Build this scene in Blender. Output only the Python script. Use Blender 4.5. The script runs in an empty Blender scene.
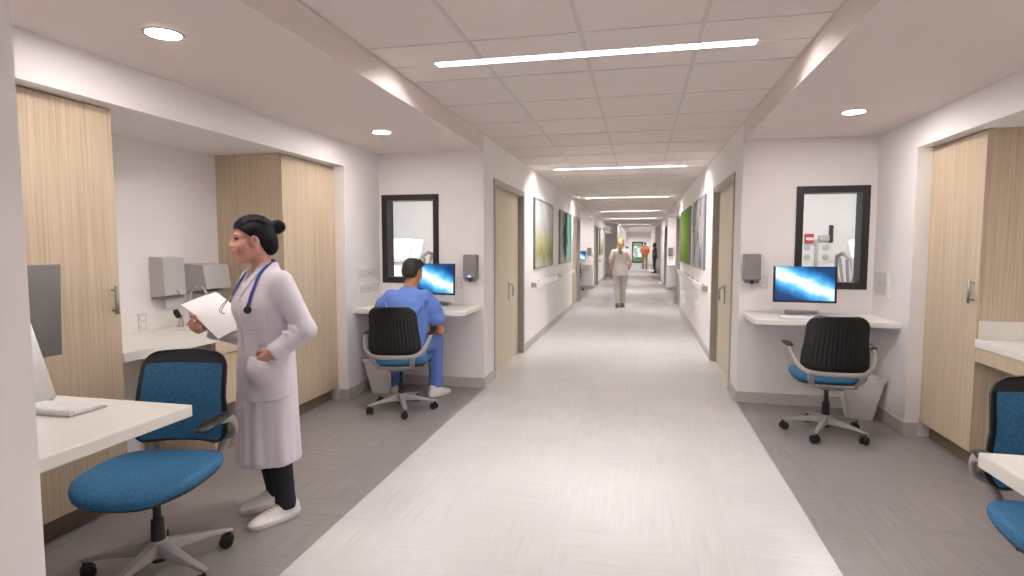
import bpy, bmesh, math, random
import numpy as np
from mathutils import Vector, Matrix
random.seed(7)
PI = math.pi
C = bpy.context.scene.collection
R = math.radians

# ------------------------------------------------------------------ materials
def new_mat(name):
    m = bpy.data.materials.new(name); m.use_nodes = True
    nt = m.node_tree; nt.nodes.clear()
    o = nt.nodes.new('ShaderNodeOutputMaterial'); b = nt.nodes.new('ShaderNodeBsdfPrincipled')
    nt.links.new(b.outputs[0], o.inputs[0])
    return m, nt, b
def N(nt, t, **kw):
    n = nt.nodes.new(t)
    for k, v in kw.items(): setattr(n, k, v)
    return n
def coords(nt, scale, kind='Object', rot=(0, 0, 0)):
    tc = N(nt, 'ShaderNodeTexCoord'); mp = N(nt, 'ShaderNodeMapping')
    mp.inputs['Scale'].default_value = scale; mp.inputs['Rotation'].default_value = rot
    nt.links.new(tc.outputs[kind], mp.inputs['Vector'])
    return mp.outputs[0]
def noise(nt, vec, scale=1, detail=3, rough=.55):
    n = N(nt, 'ShaderNodeTexNoise'); n.inputs['Scale'].default_value = scale
    n.inputs['Detail'].default_value = detail; n.inputs['Roughness'].default_value = rough
    nt.links.new(vec, n.inputs['Vector']); return n.outputs['Fac']
def ramp(nt, fac, stops):
    r = N(nt, 'ShaderNodeValToRGB'); e = r.color_ramp.elements
    while len(e) < len(stops): e.new(.5)
    for i, (p, c) in enumerate(stops): e[i].position = p; e[i].color = (*c, 1)
    nt.links.new(fac, r.inputs['Fac']); return r.outputs['Color']
def mixc(nt, fac, a, b, mode='MIX'):
    m = N(nt, 'ShaderNodeMix', data_type='RGBA', blend_type=mode)
    for sock, v in ((m.inputs[0], fac), (m.inputs[6], a), (m.inputs[7], b)):
        if hasattr(v, 'links'): nt.links.new(v, sock)
        elif isinstance(v, tuple): sock.default_value = (*v, 1)
        else: sock.default_value = v
    return m.outputs[2]
def math_n(nt, op, a, b=0.0):
    m = N(nt, 'ShaderNodeMath', operation=op)
    for s, v in ((m.inputs[0], a), (m.inputs[1], b)):
        if hasattr(v, 'links'): nt.links.new(v, s)
        else: s.default_value = v
    return m.outputs[0]
def bump(nt, b, h, strength=.2, dist=.01):
    n = N(nt, 'ShaderNodeBump'); n.inputs['Strength'].default_value = strength; n.inputs['Distance'].default_value = dist
    nt.links.new(h, n.inputs['Height']); nt.links.new(n.outputs[0], b.inputs['Normal'])

def plain(name, col, rough=.5, metal=0, var=.03, vscale=20, spec=.5, bumps=0, sheen=0):
    m, nt, b = new_mat(name)
    v = noise(nt, coords(nt, (1, 1, 1)), vscale, 3)
    lo = tuple(max(0, c * (1 - var)) for c in col); hi = tuple(min(1, c * (1 + var)) for c in col)
    nt.links.new(ramp(nt, v, [(.3, lo), (.7, hi)]), b.inputs['Base Color'])
    b.inputs['Roughness'].default_value = rough; b.inputs['Metallic'].default_value = metal
    b.inputs['Specular IOR Level'].default_value = spec
    if sheen: b.inputs['Sheen Weight'].default_value = sheen
    if bumps: bump(nt, b, v, bumps, .004)
    return m
def emit(name, col, strength):
    m, nt, b = new_mat(name)
    b.inputs['Base Color'].default_value = (*col, 1)
    b.inputs['Emission Color'].default_value = (*col, 1); b.inputs['Emission Strength'].default_value = strength
    return m
def wood_mat(name='pale_oak_laminate', lo=(.47, .355, .24), md=(.60, .49, .355), hi=(.69, .59, .455)):
    m, nt, b = new_mat(name)
    f1 = noise(nt, coords(nt, (95, 95, 1.1)), 1, 5, .65); f2 = noise(nt, coords(nt, (16, 16, .5)), 1, 3, .5)
    c1 = ramp(nt, f1, [(.28, lo), (.5, md), (.74, hi)])
    c2 = ramp(nt, f2, [(.35, (.93, .915, .89)), (.65, (1, 1, 1))])
    nt.links.new(mixc(nt, .8, c1, c2, 'MULTIPLY'), b.inputs['Base Color'])
    b.inputs['Roughness'].default_value = .42
    return m
def floor_mat(name, base, amp, rough, joint):
    m, nt, b = new_mat(name)
    sx = noise(nt, coords(nt, (2.2, 45, 1)), 1, 5, .7); sy = noise(nt, coords(nt, (45, 2.2, 1)), 1, 5, .7)
    big = noise(nt, coords(nt, (1.1, 1.1, 1)), 1, 3, .5)
    msk = noise(nt, coords(nt, (2.1, 2.1, 1)), 1, 1, .5)
    mk = ramp(nt, msk, [(.46, (0, 0, 0)), (.54, (1, 1, 1))])
    st = mixc(nt, mk, sx, sy)
    lo = tuple(c * (1 - amp) for c in base); hi = tuple(min(1, c * (1 + amp)) for c in base)
    col = ramp(nt, st, [(.3, lo), (.5, base), (.72, hi)])
    col = mixc(nt, .55, col, ramp(nt, big, [(.3, (.86, .86, .86)), (.7, (1.0, 1.0, 1.0))]), 'MULTIPLY')
    br = N(nt, 'ShaderNodeTexBrick'); br.offset = 0.5; br.inputs['Scale'].default_value = 1
    br.inputs['Brick Width'].default_value = .92; br.inputs['Row Height'].default_value = .46
    br.inputs['Mortar Size'].default_value = .0022; br.inputs['Mortar Smooth'].default_value = .3
    br.inputs['Color1'].default_value = (1, 1, 1, 1); br.inputs['Color2'].default_value = (.965, .96, .96, 1)
    br.inputs['Mortar'].default_value = (joint, joint, joint, 1)
    nt.links.new(coords(nt, (1, 1, 1), rot=(0, 0, PI / 2)), br.inputs['Vector'])
    col = mixc(nt, 1.0, col, br.outputs['Color'], 'MULTIPLY')
    nt.links.new(col, b.inputs['Base Color'])
    b.inputs['Roughness'].default_value = rough
    return m
def mesh_fabric(name, col, scale=180):
    m, nt, b = new_mat(name)
    v = N(nt, 'ShaderNodeTexVoronoi'); v.inputs['Scale'].default_value = scale
    nt.links.new(coords(nt, (1, 1, 1)), v.inputs['Vector'])
    c = ramp(nt, v.outputs['Distance'], [(.1, tuple(min(1, k * 1.18) for k in col)), (.5, tuple(k * .62 for k in col))])
    nt.links.new(c, b.inputs['Base Color']); b.inputs['Roughness'].default_value = .8
    bump(nt, b, v.outputs['Distance'], .5, .002)
    return m
def screen_mat():
    m, nt, b = new_mat('glowing_blue_screen')
    tc = N(nt, 'ShaderNodeTexCoord'); sp = N(nt, 'ShaderNodeSeparateXYZ'); nt.links.new(tc.outputs['Object'], sp.inputs[0])
    x, z = sp.outputs[0], sp.outputs[2]
    # a bright band running from lower left to upper right
    d = math_n(nt, 'SUBTRACT', math_n(nt, 'MULTIPLY', z, 1.0), math_n(nt, 'MULTIPLY', x, .42))
    wob = noise(nt, coords(nt, (9, 9, 9)), 1, 5, .6)
    d = math_n(nt, 'ADD', d, math_n(nt, 'MULTIPLY', math_n(nt, 'SUBTRACT', wob, .5), .11))
    band = math_n(nt, 'SUBTRACT', 1.0, math_n(nt, 'MULTIPLY', math_n(nt, 'ABSOLUTE', d), 6.2))
    col = ramp(nt, band, [(.05, (.002, .035, .13)), (.35, (.012, .18, .46)), (.62, (.10, .46, .80)), (.9, (.72, .90, 1.0))])
    nt.links.new(col, b.inputs['Emission Color']); b.inputs['Emission Strength'].default_value = .19
    b.inputs['Base Color'].default_value = (.01, .01, .012, 1); b.inputs['Roughness'].default_value = .15
    return m
def art_mat(name, kind):
    m, nt, b = new_mat(name)
    tc = N(nt, 'ShaderNodeTexCoord'); sp = N(nt, 'ShaderNodeSeparateXYZ'); nt.links.new(tc.outputs['Object'], sp.inputs[0])
    y, z = sp.outputs[1], sp.outputs[2]
    st = noise(nt, coords(nt, (5, 5, .8)), 1, 5, .65); big = noise(nt, coords(nt, (2, 1.6, 2.2)), 1, 4, .6)
    zz = math_n(nt, 'ADD', math_n(nt, 'MULTIPLY', z, .9), .5)          # 0 bottom .. 1 top
    if kind == 'meadow':
        f = math_n(nt, 'ADD', math_n(nt, 'MULTIPLY', zz, .62), math_n(nt, 'MULTIPLY', st, .55))
        col = ramp(nt, f, [(.25, (.46, .46, .42)), (.40, (.30, .31, .13)), (.50, (.46, .44, .22)), (.62, (.50, .52, .47)), (.80, (.60, .61, .59)), (.95, (.48, .50, .51))])
        col = mixc(nt, .5, col, ramp(nt, big, [(.35, (.62, .62, .6)), (.65, (1, 1, 1))]), 'MULTIPLY')
    elif kind == 'teal':
        f = math_n(nt, 'ADD', math_n(nt, 'MULTIPLY', y, .55), math_n(nt, 'ADD', math_n(nt, 'MULTIPLY', big, .5), .25))
        col = ramp(nt, f, [(.10, (.50, .52, .52)), (.28, (.22, .24, .24)), (.40, (.012, .03, .025)), (.55, (.03, .08, .07)), (.66, (.38, .46, .44)), (.80, (.34, .60, .55)), (.92, (.02, .42, .36))])
        g = ramp(nt, math_n(nt, 'ADD', zz, math_n(nt, 'MULTIPLY', st, .3)), [(.12, (0, 0, 0)), (.35, (1, 1, 1))])
        col = mixc(nt, g, (.58, .62, .60), col)
    elif kind == 'green':
        f = math_n(nt, 'ADD', math_n(nt, 'MULTIPLY', zz, .55), math_n(nt, 'MULTIPLY', st, .5))
        col = ramp(nt, f, [(.25, (.16, .30, .05)), (.5, (.30, .46, .10)), (.75, (.20, .38, .06)), (.95, (.42, .56, .22))])
        col = mixc(nt, .35, col, ramp(nt, big, [(.4, (.5, .6, .4)), (.7, (1, 1, 1))]), 'MULTIPLY')
    else:
        f = math_n(nt, 'ADD', math_n(nt, 'MULTIPLY', st, .6), math_n(nt, 'MULTIPLY', big, .45))
        col = ramp(nt, f, [(.38, (.02, .04, .10)), (.45, (.13, .19, .27)), (.50, (.42, .33, .25)), (.55, (.46, .47, .48)), (.61, (.12, .19, .31)), (.70, (.38, .30, .22))])
    nt.links.new(col, b.inputs['Base Color']); b.inputs['Roughness'].default_value = .9; b.inputs['Specular IOR Level'].default_value = .08
    return m
def glass_mat():
    m = bpy.data.materials.new('window_glass'); m.use_nodes = True
    nt = m.node_tree; nt.nodes.clear(); o = N(nt, 'ShaderNodeOutputMaterial')
    t = N(nt, 'ShaderNodeBsdfTransparent'); g = N(nt, 'ShaderNodeBsdfGlossy'); mx = N(nt, 'ShaderNodeMixShader')
    t.inputs[0].default_value = (.96, .98, .97, 1); g.inputs['Roughness'].default_value = .02
    fr = N(nt, 'ShaderNodeFresnel'); fr.inputs[0].default_value = 1.45
    nt.links.new(fr.outputs[0], mx.inputs[0]); nt.links.new(t.outputs[0], mx.inputs[1]); nt.links.new(g.outputs[0], mx.inputs[2])
    nt.links.new(mx.outputs[0], o.inputs[0]); return m

WARM = (1.0, .925, .895); COOL = (1.0, .965, .95)
M = dict(
    paint=plain('white_wall_paint', (.83, .795, .79), .55, var=.012, vscale=3),
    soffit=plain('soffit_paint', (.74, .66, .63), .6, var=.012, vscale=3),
    tile=plain('ceiling_tile', (.76, .69, .655), .85, var=.03, vscale=160),
    grid=plain('ceiling_grid_metal', (.63, .565, .535), .5, var=.02),
    slot=plain('slot_metal', (.17, .165, .16), .4, var=.01),
    base=plain('taupe_rubber_base', (.50, .465, .44), .45, var=.03),
    wood=wood_mat(),
    woodedge=plain('dark_oak_plinth', (.22, .16, .105), .5, var=.1, vscale=30),
    floor=floor_mat('pale_streaked_vinyl', (.62, .605, .597), .07, .27, .94),
    gfloor=floor_mat('grey_streaked_vinyl', (.285, .262, .254), .16, .36, .90),
    counter=plain('white_solid_surface', (.80, .775, .73), .3, var=.015),
    frame=plain('bronze_window_metal', (.036, .031, .030), .4, metal=.3, var=.1),
    jamb=plain('taupe_door_steel', (.40, .365, .335), .4, var=.02),
    leaf=wood_mat('pale_door_laminate', (.56, .495, .375), (.62, .555, .43), (.67, .605, .485)),
    steel=plain('brushed_steel', (.42, .42, .42), .32, metal=.9, var=.08),
    chrome=plain('polished_chrome', (.7, .7, .7), .12, metal=1, var=.02),
    disp=plain('silver_grey_plastic', (.50, .48, .47), .4, var=.02),
    dispdark=plain('grey_plastic_case', (.25, .235, .235), .4, var=.04),
    black=plain('black_plastic', (.012, .012, .013), .42, var=.1),
    blackmesh=plain('black_flexible_shell', (.010, .010, .011), .33, var=.1),
    cgrey=plain('grey_cast_frame', (.34, .315, .305), .38, var=.03),
    blue=mesh_fabric('blue_woven_fabric', (.045, .215, .43), 150),
    bluemesh=mesh_fabric('blue_mesh_fabric', (.034, .165, .33), 140),
    alu=plain('aluminium_shell', (.66, .65, .64), .33, metal=.3, var=.02),
    alud=plain('matt_aluminium_back', (.26, .25, .245), .38, metal=.5, var=.03),
    keys=plain('white_keys', (.80, .79, .78), .4, var=.02),
    screen=screen_mat(),
    bin=plain('white_bin_plastic', (.72, .69, .67), .4, var=.02),
    glass=glass_mat(),
    lamp=emit('linear_lamp_lens', COOL, 17.0),
    down=emit('downlight_lens', WARM, 30.0),
    wash=emit('wall_washer_lens', COOL, .12),
    roomlamp=emit('room_lamp_panel', (1, .97, .95), 2.7),
    trim=plain('downlight_trim', (.34, .30, .28), .4, var=.02),
    white=plain('white_enamel', (.80, .79, .78), .35, var=.01),
    red=plain('red_plastic', (.52, .02, .02), .4, var=.05),
    linen=plain('white_linen', (.82, .82, .83), .8, var=.02),
    tan=plain('tan_wood_end', (.42, .30, .16), .4, var=.06),
    skin=plain('skin', (.60, .30, .235), .48, var=.05, vscale=30),
    skin_pale=plain('fair_skin', (.55, .32, .23), .48, var=.05, vscale=30),
    skin_tan=plain('tanned_skin', (.40, .17, .09), .45, var=.05, vscale=30),
    skin_dark=plain('dark_skin', (.09, .045, .03), .45, var=.05, vscale=30),
    lips=plain('lips', (.50, .075, .08), .35, var=.04),
    eyew=plain('eye_white', (.75, .73, .72), .25, var=.01),
    iris=plain('dark_iris', (.015, .01, .008), .15, var=.01),
    hair=plain('black_hair', (.007, .006, .008), .55, var=.5, vscale=60, spec=.25),
    hairbrown=plain('dark_brown_hair', (.016, .010, .008), .5, var=.5, vscale=60),
    hairblond=plain('blond_hair', (.46, .27, .11), .5, var=.3, vscale=50),
    coat=plain('white_coat_cotton', (.625, .58, .64), .8, var=.02, vscale=14, bumps=.25, sheen=.1),
    navy=plain('navy_trouser_cloth', (.012, .012, .020), .8, var=.15, vscale=80),
    shoe=plain('white_shoe_leather', (.74, .70, .69), .5, var=.02),
    sole=plain('white_rubber_sole', (.66, .63, .61), .6, var=.02),
    scrub=plain('blue_scrub_cotton', (.125, .225, .60), .8, var=.06, vscale=12, bumps=.3),
    lanyard=plain('navy_blue_cord', (.02, .055, .30), .5, var=.04),
    tunic=plain('cream_uniform_cotton', (.56, .50, .475), .8, var=.03, vscale=14),
    brownshoe=plain('brown_shoe_leather', (.20, .14, .085), .5, var=.05),
    orange=plain('rust_orange_cloth', (.42, .12, .045), .8, var=.12),
    khaki=plain('khaki_trouser_cloth', (.36, .22, .11), .8, var=.05),
    suit=plain('charcoal_suit_cloth', (.022, .02, .02), .8, var=.1),
    paper=plain('white_paper', (.83, .81, .82), .6, var=.01),
    bluepl=plain('blue_card', (.03, .07, .42), .5, var=.04),
    leafg=plain('sunlit_leaves', (.30, .42, .07), .7, var=.6, vscale=5),
    lawn=plain('lawn_grass', (.16, .26, .05), .9, var=.3, vscale=6),
    bark=plain('tree_bark', (.10, .07, .05), .9, var=.3),
    outline=plain('wall_panel_white', (.70, .665, .655), .45, var=.01),
    led=emit('blue_status_light', (.05, .15, 1), 2.5),
)
for k, c in (('art_meadow', 'meadow'), ('art_teal', 'teal'), ('art_green', 'green'), ('art_blue', 'blue')): M[k] = art_mat(k, c)

# ------------------------------------------------------------------ objects
def tag(o, label=None, cat=None, group=None, kind=None):
    for k, v in (('label', label), ('category', cat), ('group', group), ('kind', kind)):
        if v: o[k] = v
    return o
def thing(name, label, cat, loc=(0, 0, 0), rz=0, group=None):
    o = bpy.data.objects.new(name, None); C.objects.link(o); o.empty_display_size = .1
    o.location = loc; o.rotation_euler = (0, 0, rz)
    return tag(o, label, cat, group)
def copy_tree(o, parent=None):
    c = o.copy(); C.objects.link(c)
    if parent: c.parent = parent
    for ch in list(o.children): copy_tree(ch, c)
    return c

class MB:
    def __init__(s): s.v = []; s.f = []; s.m = []; s.cur = 0
    def _add(s, vs, fs):
        n = len(s.v); s.v += [tuple(v) for v in vs]; s.f += [tuple(i + n for i in f) for f in fs]; s.m += [s.cur] * len(fs); return s
    def box(s, x0, x1, y0, y1, z0, z1, mtx=None):
        vs = [Vector((x, y, z)) for z in (z0, z1) for y in (y0, y1) for x in (x0, x1)]
        if mtx: vs = [mtx @ v for v in vs]
        return s._add(vs, [(0, 2, 3, 1), (4, 5, 7, 6), (0, 1, 5, 4), (2, 6, 7, 3), (0, 4, 6, 2), (1, 3, 7, 5)])
    def hexa(s, bot, top):          # two quads given in the same winding
        return s._add(list(bot) + list(top), [(3, 2, 1, 0), (4, 5, 6, 7), (0, 1, 5, 4), (1, 2, 6, 5), (2, 3, 7, 6), (3, 0, 4, 7)])
    def tube(s, pts, r, n=12, caps=True, flat=1.0, up=None):
        pts = [Vector(p) for p in pts]; k = len(pts); rs = r if isinstance(r, (list, tuple)) else [r] * k
        rings = []; ref = Vector(up) if up else None
        prev = None
        for i, p in enumerate(pts):
            t = (pts[min(i + 1, k - 1)] - pts[max(i - 1, 0)]).normalized()
            if ref is not None: a = ref - t * ref.dot(t)
            elif prev is None: a = t.orthogonal()
            else: a = prev - t * prev.dot(t)
            a.normalize(); prev = a; b = t.cross(a)
            rings.append([p + (a * math.cos(q) + b * math.sin(q) * flat) * rs[i] for q in [2 * PI * j / n for j in range(n)]])
        vs = [v for r_ in rings for v in r_]
        fs = [(i * n + j, i * n + (j + 1) % n, (i + 1) * n + (j + 1) % n, (i + 1) * n + j) for i in range(k - 1) for j in range(n)]
        if caps: fs += [tuple(range(n - 1, -1, -1)), tuple((k - 1) * n + j for j in range(n))]
        return s._add(vs, fs)
    def lathe(s, prof, n=24, org=(0, 0, 0), mtx=None):
        vs = []
        for r_, z in prof:
            for j in range(n):
                q = 2 * PI * j / n; v = Vector((r_ * math.cos(q), r_ * math.sin(q), z))
                if mtx: v = mtx @ v
                vs.append(v + Vector(org))
        k = len(prof)
        fs = [(i * n + j, i * n + (j + 1) % n, (i + 1) * n + (j + 1) % n, (i + 1) * n + j) for i in range(k - 1) for j in range(n)]
        fs += [tuple(range(n - 1, -1, -1)), tuple((k - 1) * n + j for j in range(n))]
        return s._add(vs, fs)
    def loft(s, rings, caps=True):
        n = len(rings[0]); k = len(rings)
        fs = [(i * n + j, i * n + (j + 1) % n, (i + 1) * n + (j + 1) % n, (i + 1) * n + j) for i in range(k - 1) for j in range(n)]
        if caps: fs += [tuple(range(n - 1, -1, -1)), tuple((k - 1) * n + j for j in range(n))]
        return s._add([v for r_ in rings for v in r_], fs)
    def build(s, name, mats, parent=None, bevel=0, smooth=None, seg=2, loc=None):
        me = bpy.data.meshes.new(name); me.from_pydata([tuple(v) for v in s.v], [], s.f)
        mats = mats if isinstance(mats, (list, tuple)) else [mats]
        for m in mats: me.materials.append(M[m] if isinstance(m, str) else m)
        me.polygons.foreach_set('material_index', s.m)
        b = bmesh.new(); b.from_mesh(me); bmesh.ops.recalc_face_normals(b, faces=b.faces); b.to_mesh(me); b.free()
        o = bpy.data.objects.new(name, me); C.objects.link(o)
        if parent: o.parent = parent
        if loc: o.location = loc
        if bevel:
            md = o.modifiers.new('soft_edges', 'BEVEL'); md.width = bevel; md.segments = seg; md.limit_method = 'ANGLE'; md.angle_limit = R(40)
        if smooth or (smooth is None and bevel):
            me.polygons.foreach_set('use_smooth', [True] * len(me.polygons)); me.set_sharp_from_angle(angle=R(38))
        me.update(); return o

def slab(name, axis, a, b, u0, u1, v0, v1, holes=(), mat='paint', parent=None, kind='structure', bevel=0):
    """a plate a..b thick along axis with rectangular holes (hu0,hu1,hv0,hv1)"""
    us = sorted(set([u0, u1] + [min(max(h[i], u0), u1) for h in holes for i in (0, 1)]))
    vs = sorted(set([v0, v1] + [min(max(h[i], v0), v1) for h in holes for i in (2, 3)]))
    nu, nv = len(us) - 1, len(vs) - 1
    def full(i, j):
        if i < 0 or j < 0 or i >= nu or j >= nv: return False
        cu, cv = (us[i] + us[i + 1]) / 2, (vs[j] + vs[j + 1]) / 2
        return not any(h[0] < cu < h[1] and h[2] < cv < h[3] for h in holes)
    def P(w, u, v): return {'x': (w, u, v), 'y': (u, w, v), 'z': (u, v, w)}[axis]
    idx = {}; V = []; F = []
    def vid(w, u, v):
        k = (w, u, v)
        if k not in idx: idx[k] = len(V); V.append(P(w, u, v))
        return idx[k]
    for i in range(nu):
        for j in range(nv):
            if not full(i, j): continue
            A, B, D, E_ = us[i], us[i + 1], vs[j], vs[j + 1]
            for w in (a, b): F.append((vid(w, A, D), vid(w, B, D), vid(w, B, E_), vid(w, A, E_)))
            if not full(i - 1, j): F.append((vid(a, A, D), vid(a, A, E_), vid(b, A, E_), vid(b, A, D)))
            if not full(i + 1, j): F.append((vid(a, B, D), vid(a, B, E_), vid(b, B, E_), vid(b, B, D)))
            if not full(i, j - 1): F.append((vid(a, A, D), vid(a, B, D), vid(b, B, D), vid(b, A, D)))
            if not full(i, j + 1): F.append((vid(a, A, E_), vid(a, B, E_), vid(b, B, E_), vid(b, A, E_)))
    mb = MB(); mb._add(V, F); o = mb.build(name, mat, parent, bevel)
    if kind and not parent: o['kind'] = kind
    return o
def struct(o): o['kind'] = 'structure'; return o

# ------------------------------------------------------------------ layout numbers
CX = -.315; DW = 1.215; DS = 2.345; DN = 3.045; DC = 2.445     # corridor wall, alcove side wall, niche back, cabinet fronts
def X(s, d): return CX + s * d - (.03 if s > 0 and d > 1.4 else 0)
def rng(s, d0, d1): return tuple(sorted((X(s, d0), X(s, d1))))
ZC, ZS, ZH = 2.56, 2.40, 2.18
YA, YB = 1.16, 5.57
YA2, YB2 = 15.15, 19.55
YEND = 26.4
SIDES = ((-1, 'left'), (1, 'right'))

# ------------------------------------------------------------------ floor and ceiling
slab('floor', 'z', -.08, 0, X(-1, DW), X(1, DW), -7.5, 47, mat='floor')
for s, nm in SIDES:
    slab('floor_' + nm, 'z', -.08, 0, *rng(s, DW, DN + .12), YA - .12, YB + .12, mat='gfloor')
    slab('floor_' + nm, 'z', -.08, 0, *rng(s, DW, DS + .12), YA2 - .1, YB2 + .1, mat='gfloor')
    slab('floor_' + nm, 'z', -.08, 0, *rng(s, DW, 4.4), YB + .12, 9.0, mat='floor')
    slab('floor_' + nm, 'z', -.08, 0, *rng(s, DW, 4.4), YEND, 34.2, mat='floor')
    for q in (13.3, 20.0): slab('floor_' + nm, 'z', -.08, 0, *rng(s, DW, DW + .5), q, q + 1.8, mat='floor')
LY = [-1.6, 3.42, 8.36, 13.44, 18.7, 23.7, 30.5, 36.5, 42.5]          # linear lamps; from the cross corridor on, added to brighten the far end
LX0, LX1 = -1.24, .61
# ceiling of tiles: the slots for the lamps are real holes
slots = [(LX0, LX1, y - .045, y + .045) for y in LY]
slab('ceiling', 'z', ZC, ZC + .03, X(-1, DW), X(1, DW), -7.5, 47, holes=slots, mat='tile')
mb = MB()
def strip(x0, x1, y0, y1): mb.box(x0, x1, y0, y1, ZC - .003, ZC + .004)
for x in (-.93, -.32, .295):
    ys = [-7.5] + [q for y in LY for q in (y - .05, y + .05) if y < YEND] + [YEND]
    for i in range(0, len(ys), 2): strip(x - .012, x + .012, ys[i], ys[i + 1])
y = 3.07 - .675 * 12
rows = []
while y < 46.5:
    rows.append(y); y += .675
for y in rows:
    if any(abs(y - l) < .06 for l in LY): continue
    w = .006 if y < YEND else .004
    strip(X(-1, DW), X(1, DW), y - w, y + w)
for l in LY:
    strip(X(-1, DW), LX0, l - .004, l + .004); strip(LX1, X(1, DW), l - .004, l + .004)
for s, nm in SIDES: strip(*rng(s, DW - .014, DW), -7.5, YEND)
struct(mb.build('trim_1', 'grid'))
def lin_lamp(y, label):
    t = thing('linear_ceiling_light', label, 'ceiling light', ((LX0 + LX1) / 2, y, ZC))
    h = (LX1 - LX0) / 2; b = MB()
    b.box(-h, h, -.045, -.040, -.002, .045); b.box(-h, h, .040, .045, -.002, .045)
    b.box(-h, -h + .005, -.04, .04, -.002, .045); b.box(h - .005, h, -.04, .04, -.002, .045); b.box(-h, h, -.045, .045, .045, .05)
    b.build('housing', 'slot', t)
    MB().box(-h + .006, h - .006, -.039, .039, .022, .028).build('lens', 'lamp', t)
labs = ['linear ceiling light behind the viewpoint', 'long bright linear ceiling light, the largest and nearest of the recessed strips',
        'thin linear ceiling light above the first pair of wall pictures', 'third recessed ceiling strip along the corridor, far past the pictures',
        'fourth recessed ceiling strip, over the second pair of alcoves', 'fifth recessed ceiling strip, before the cross corridor', 'recessed ceiling strip over the cross corridor', 'recessed ceiling strip past the cross corridor', 'farthest recessed ceiling strip, before the end window']
for y, l in zip(LY, labs): lin_lamp(y, l)
# alcove soffits
for s, nm in SIDES:
    slab('ceiling_' + nm, 'z', ZS, ZC + .03, *rng(s, DW, DS + .12), YA - .0, YB, mat='soffit')
    slab('ceiling_' + nm, 'z', ZS, ZC + .03, *rng(s, DW, DS + .12), YA2, YB2, mat='soffit')
def downlight(x, y, label, z=ZS):
    t = thing('downlight', label, 'downlight', (x, y, z))
    b = MB(); pr = [(.070, -.004), (.084, -.006), (.088, -.001), (.070, -.001)]
    n = 28; b.loft([[Vector((r_ * math.cos(2 * PI * j / n), r_ * math.sin(2 * PI * j / n), zz)) for j in range(n)] for r_, zz in pr + pr[:1]], caps=False)
    b.build('trim_ring', 'trim', t, smooth=True)
    MB().lathe([(.0705, -.0035), (.0705, -.001)], 28).build('lens', 'down', t)
downlight(-2.10, 2.24, 'round recessed downlight in the left soffit, over the near white desk')
downlight(-2.12, 4.51, 'round recessed downlight over the nurse in blue scrubs')
downlight(1.47, 4.57, 'round recessed downlight in the right soffit')
downlight(1.47, 2.24, 'round recessed downlight over the near right desk')
for s, nm in SIDES: downlight(X(s, 1.78), 18.5, 'round downlight in the %s-hand far alcove' % nm)

# ------------------------------------------------------------------ walls
D1 = (6.02, 7.56); D2 = (13.42, 14.98); D3 = (20.1, 21.7); DH = 2.12
WT = .12
wn = 0
for s, nm in SIDES:
    x0, x1 = rng(s, DW, DW + WT)
    slab('wall_' + nm, 'x', x0, x1, -7.5, YA, 0, ZC)
    slab('wall_' + nm, 'x', x0, x1, YB, YA2, 0, ZC, holes=[(*D1, 0, DH), (*D2, 0, DH)])
    slab('wall_' + nm, 'x', x0, x1, YB2, YEND, 0, ZC, holes=[(*D3, 0, DH)])
    # alcoves
    slab('wall_' + nm, 'y', YA - .12, YA, *rng(s, DW + WT, DN + .12), 0, ZS)
    wx = (-2.628, -2.005) if s < 0 else (1.358, 1.950)
    slab('wall_' + nm, 'y', YB, YB + .14, *rng(s, DW + WT, DN + .12), 0, ZC, holes=[(*wx, 1.068, 1.978)])
    slab('wall_' + nm, 'x', *rng(s, DS, DS + .10), YA, YB, 0, ZS, holes=[(1.91, 4.85, -.01, ZH)])
    slab('wall_' + nm, 'x', *rng(s, DN, DN + .12), YA, YB, 0, ZS)
    slab('wall_' + nm, 'y', 4.85, 4.97, *rng(s, DC, DN), 0, ZH); slab('wall_' + nm, 'y', 1.79, 1.91, *rng(s, DC, DN), 0, ZH)
    slab('ceiling_' + nm, 'z', ZH, ZH + .05, *rng(s, DS + .10, DN), YA, YB, mat='paint')
    slab('wall_' + nm, 'y', YA2 - .12, YA2, *rng(s, DW + WT, DS + .12), 0, ZS)
    slab('wall_' + nm, 'y', YB2, YB2 + .12, *rng(s, DW + WT, DS + .12), 0, ZC)
    slab('wall_' + nm, 'x', *rng(s, DS, DS + .12), YA2, YB2, 0, ZS)
    # the room seen through the window
    slab('wall_' + nm, 'y', 8.8, 8.92, *rng(s, DW + WT, 4.4), 0, 2.6)
    slab('wall_' + nm, 'x', *rng(s, 4.28, 4.4), YB + .14, 8.8, 0, 2.6)
    slab('ceiling_' + nm, 'z', 2.6, 2.66, *rng(s, DW + WT, 4.4), YB + .14, 8.92, mat='paint')
    t = thing('ceiling_panel_light', 'flat ceiling light in the room behind the %s window' % nm, 'ceiling light', (X(s, 2.6), 7.1, 2.6))  # unseen glowing panel, put in to light the room
    MB().box(-.62, .62, -.32, .32, -.02, 0).build('light_frame', 'white', t)
    MB().box(-.58, .58, -.28, .28, -.024, -.018).build('lens', 'roomlamp', t)
    # cross corridor past the far alcoves
    slab('wall_' + nm, 'y', YEND - .12, YEND, *rng(s, DW + WT, 4.4), 0, ZC)
    slab('ceiling_' + nm, 'z', ZC, ZC + .03, *rng(s, DW, 4.4), YEND, 34.2, mat='tile')
    slab('wall_' + nm, 'x', *rng(s, 4.28, 4.4), YEND, 34.2, 0, ZC)
slab('wall_left', 'y', 28, 28.12, X(-1, 4.28), -1.07, 0, ZC)
slab('wall_left', 'x', -1.19, -1.07, 28.12, 47, 0, ZC)
slab('wall_right', 'y', 34, 34.12, .85, X(1, 4.28), 0, ZC)
slab('wall_right', 'x', .85, .97, 34.12, 47, 0, ZC)
EW = (-.60, .28, .10, 1.80)
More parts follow.
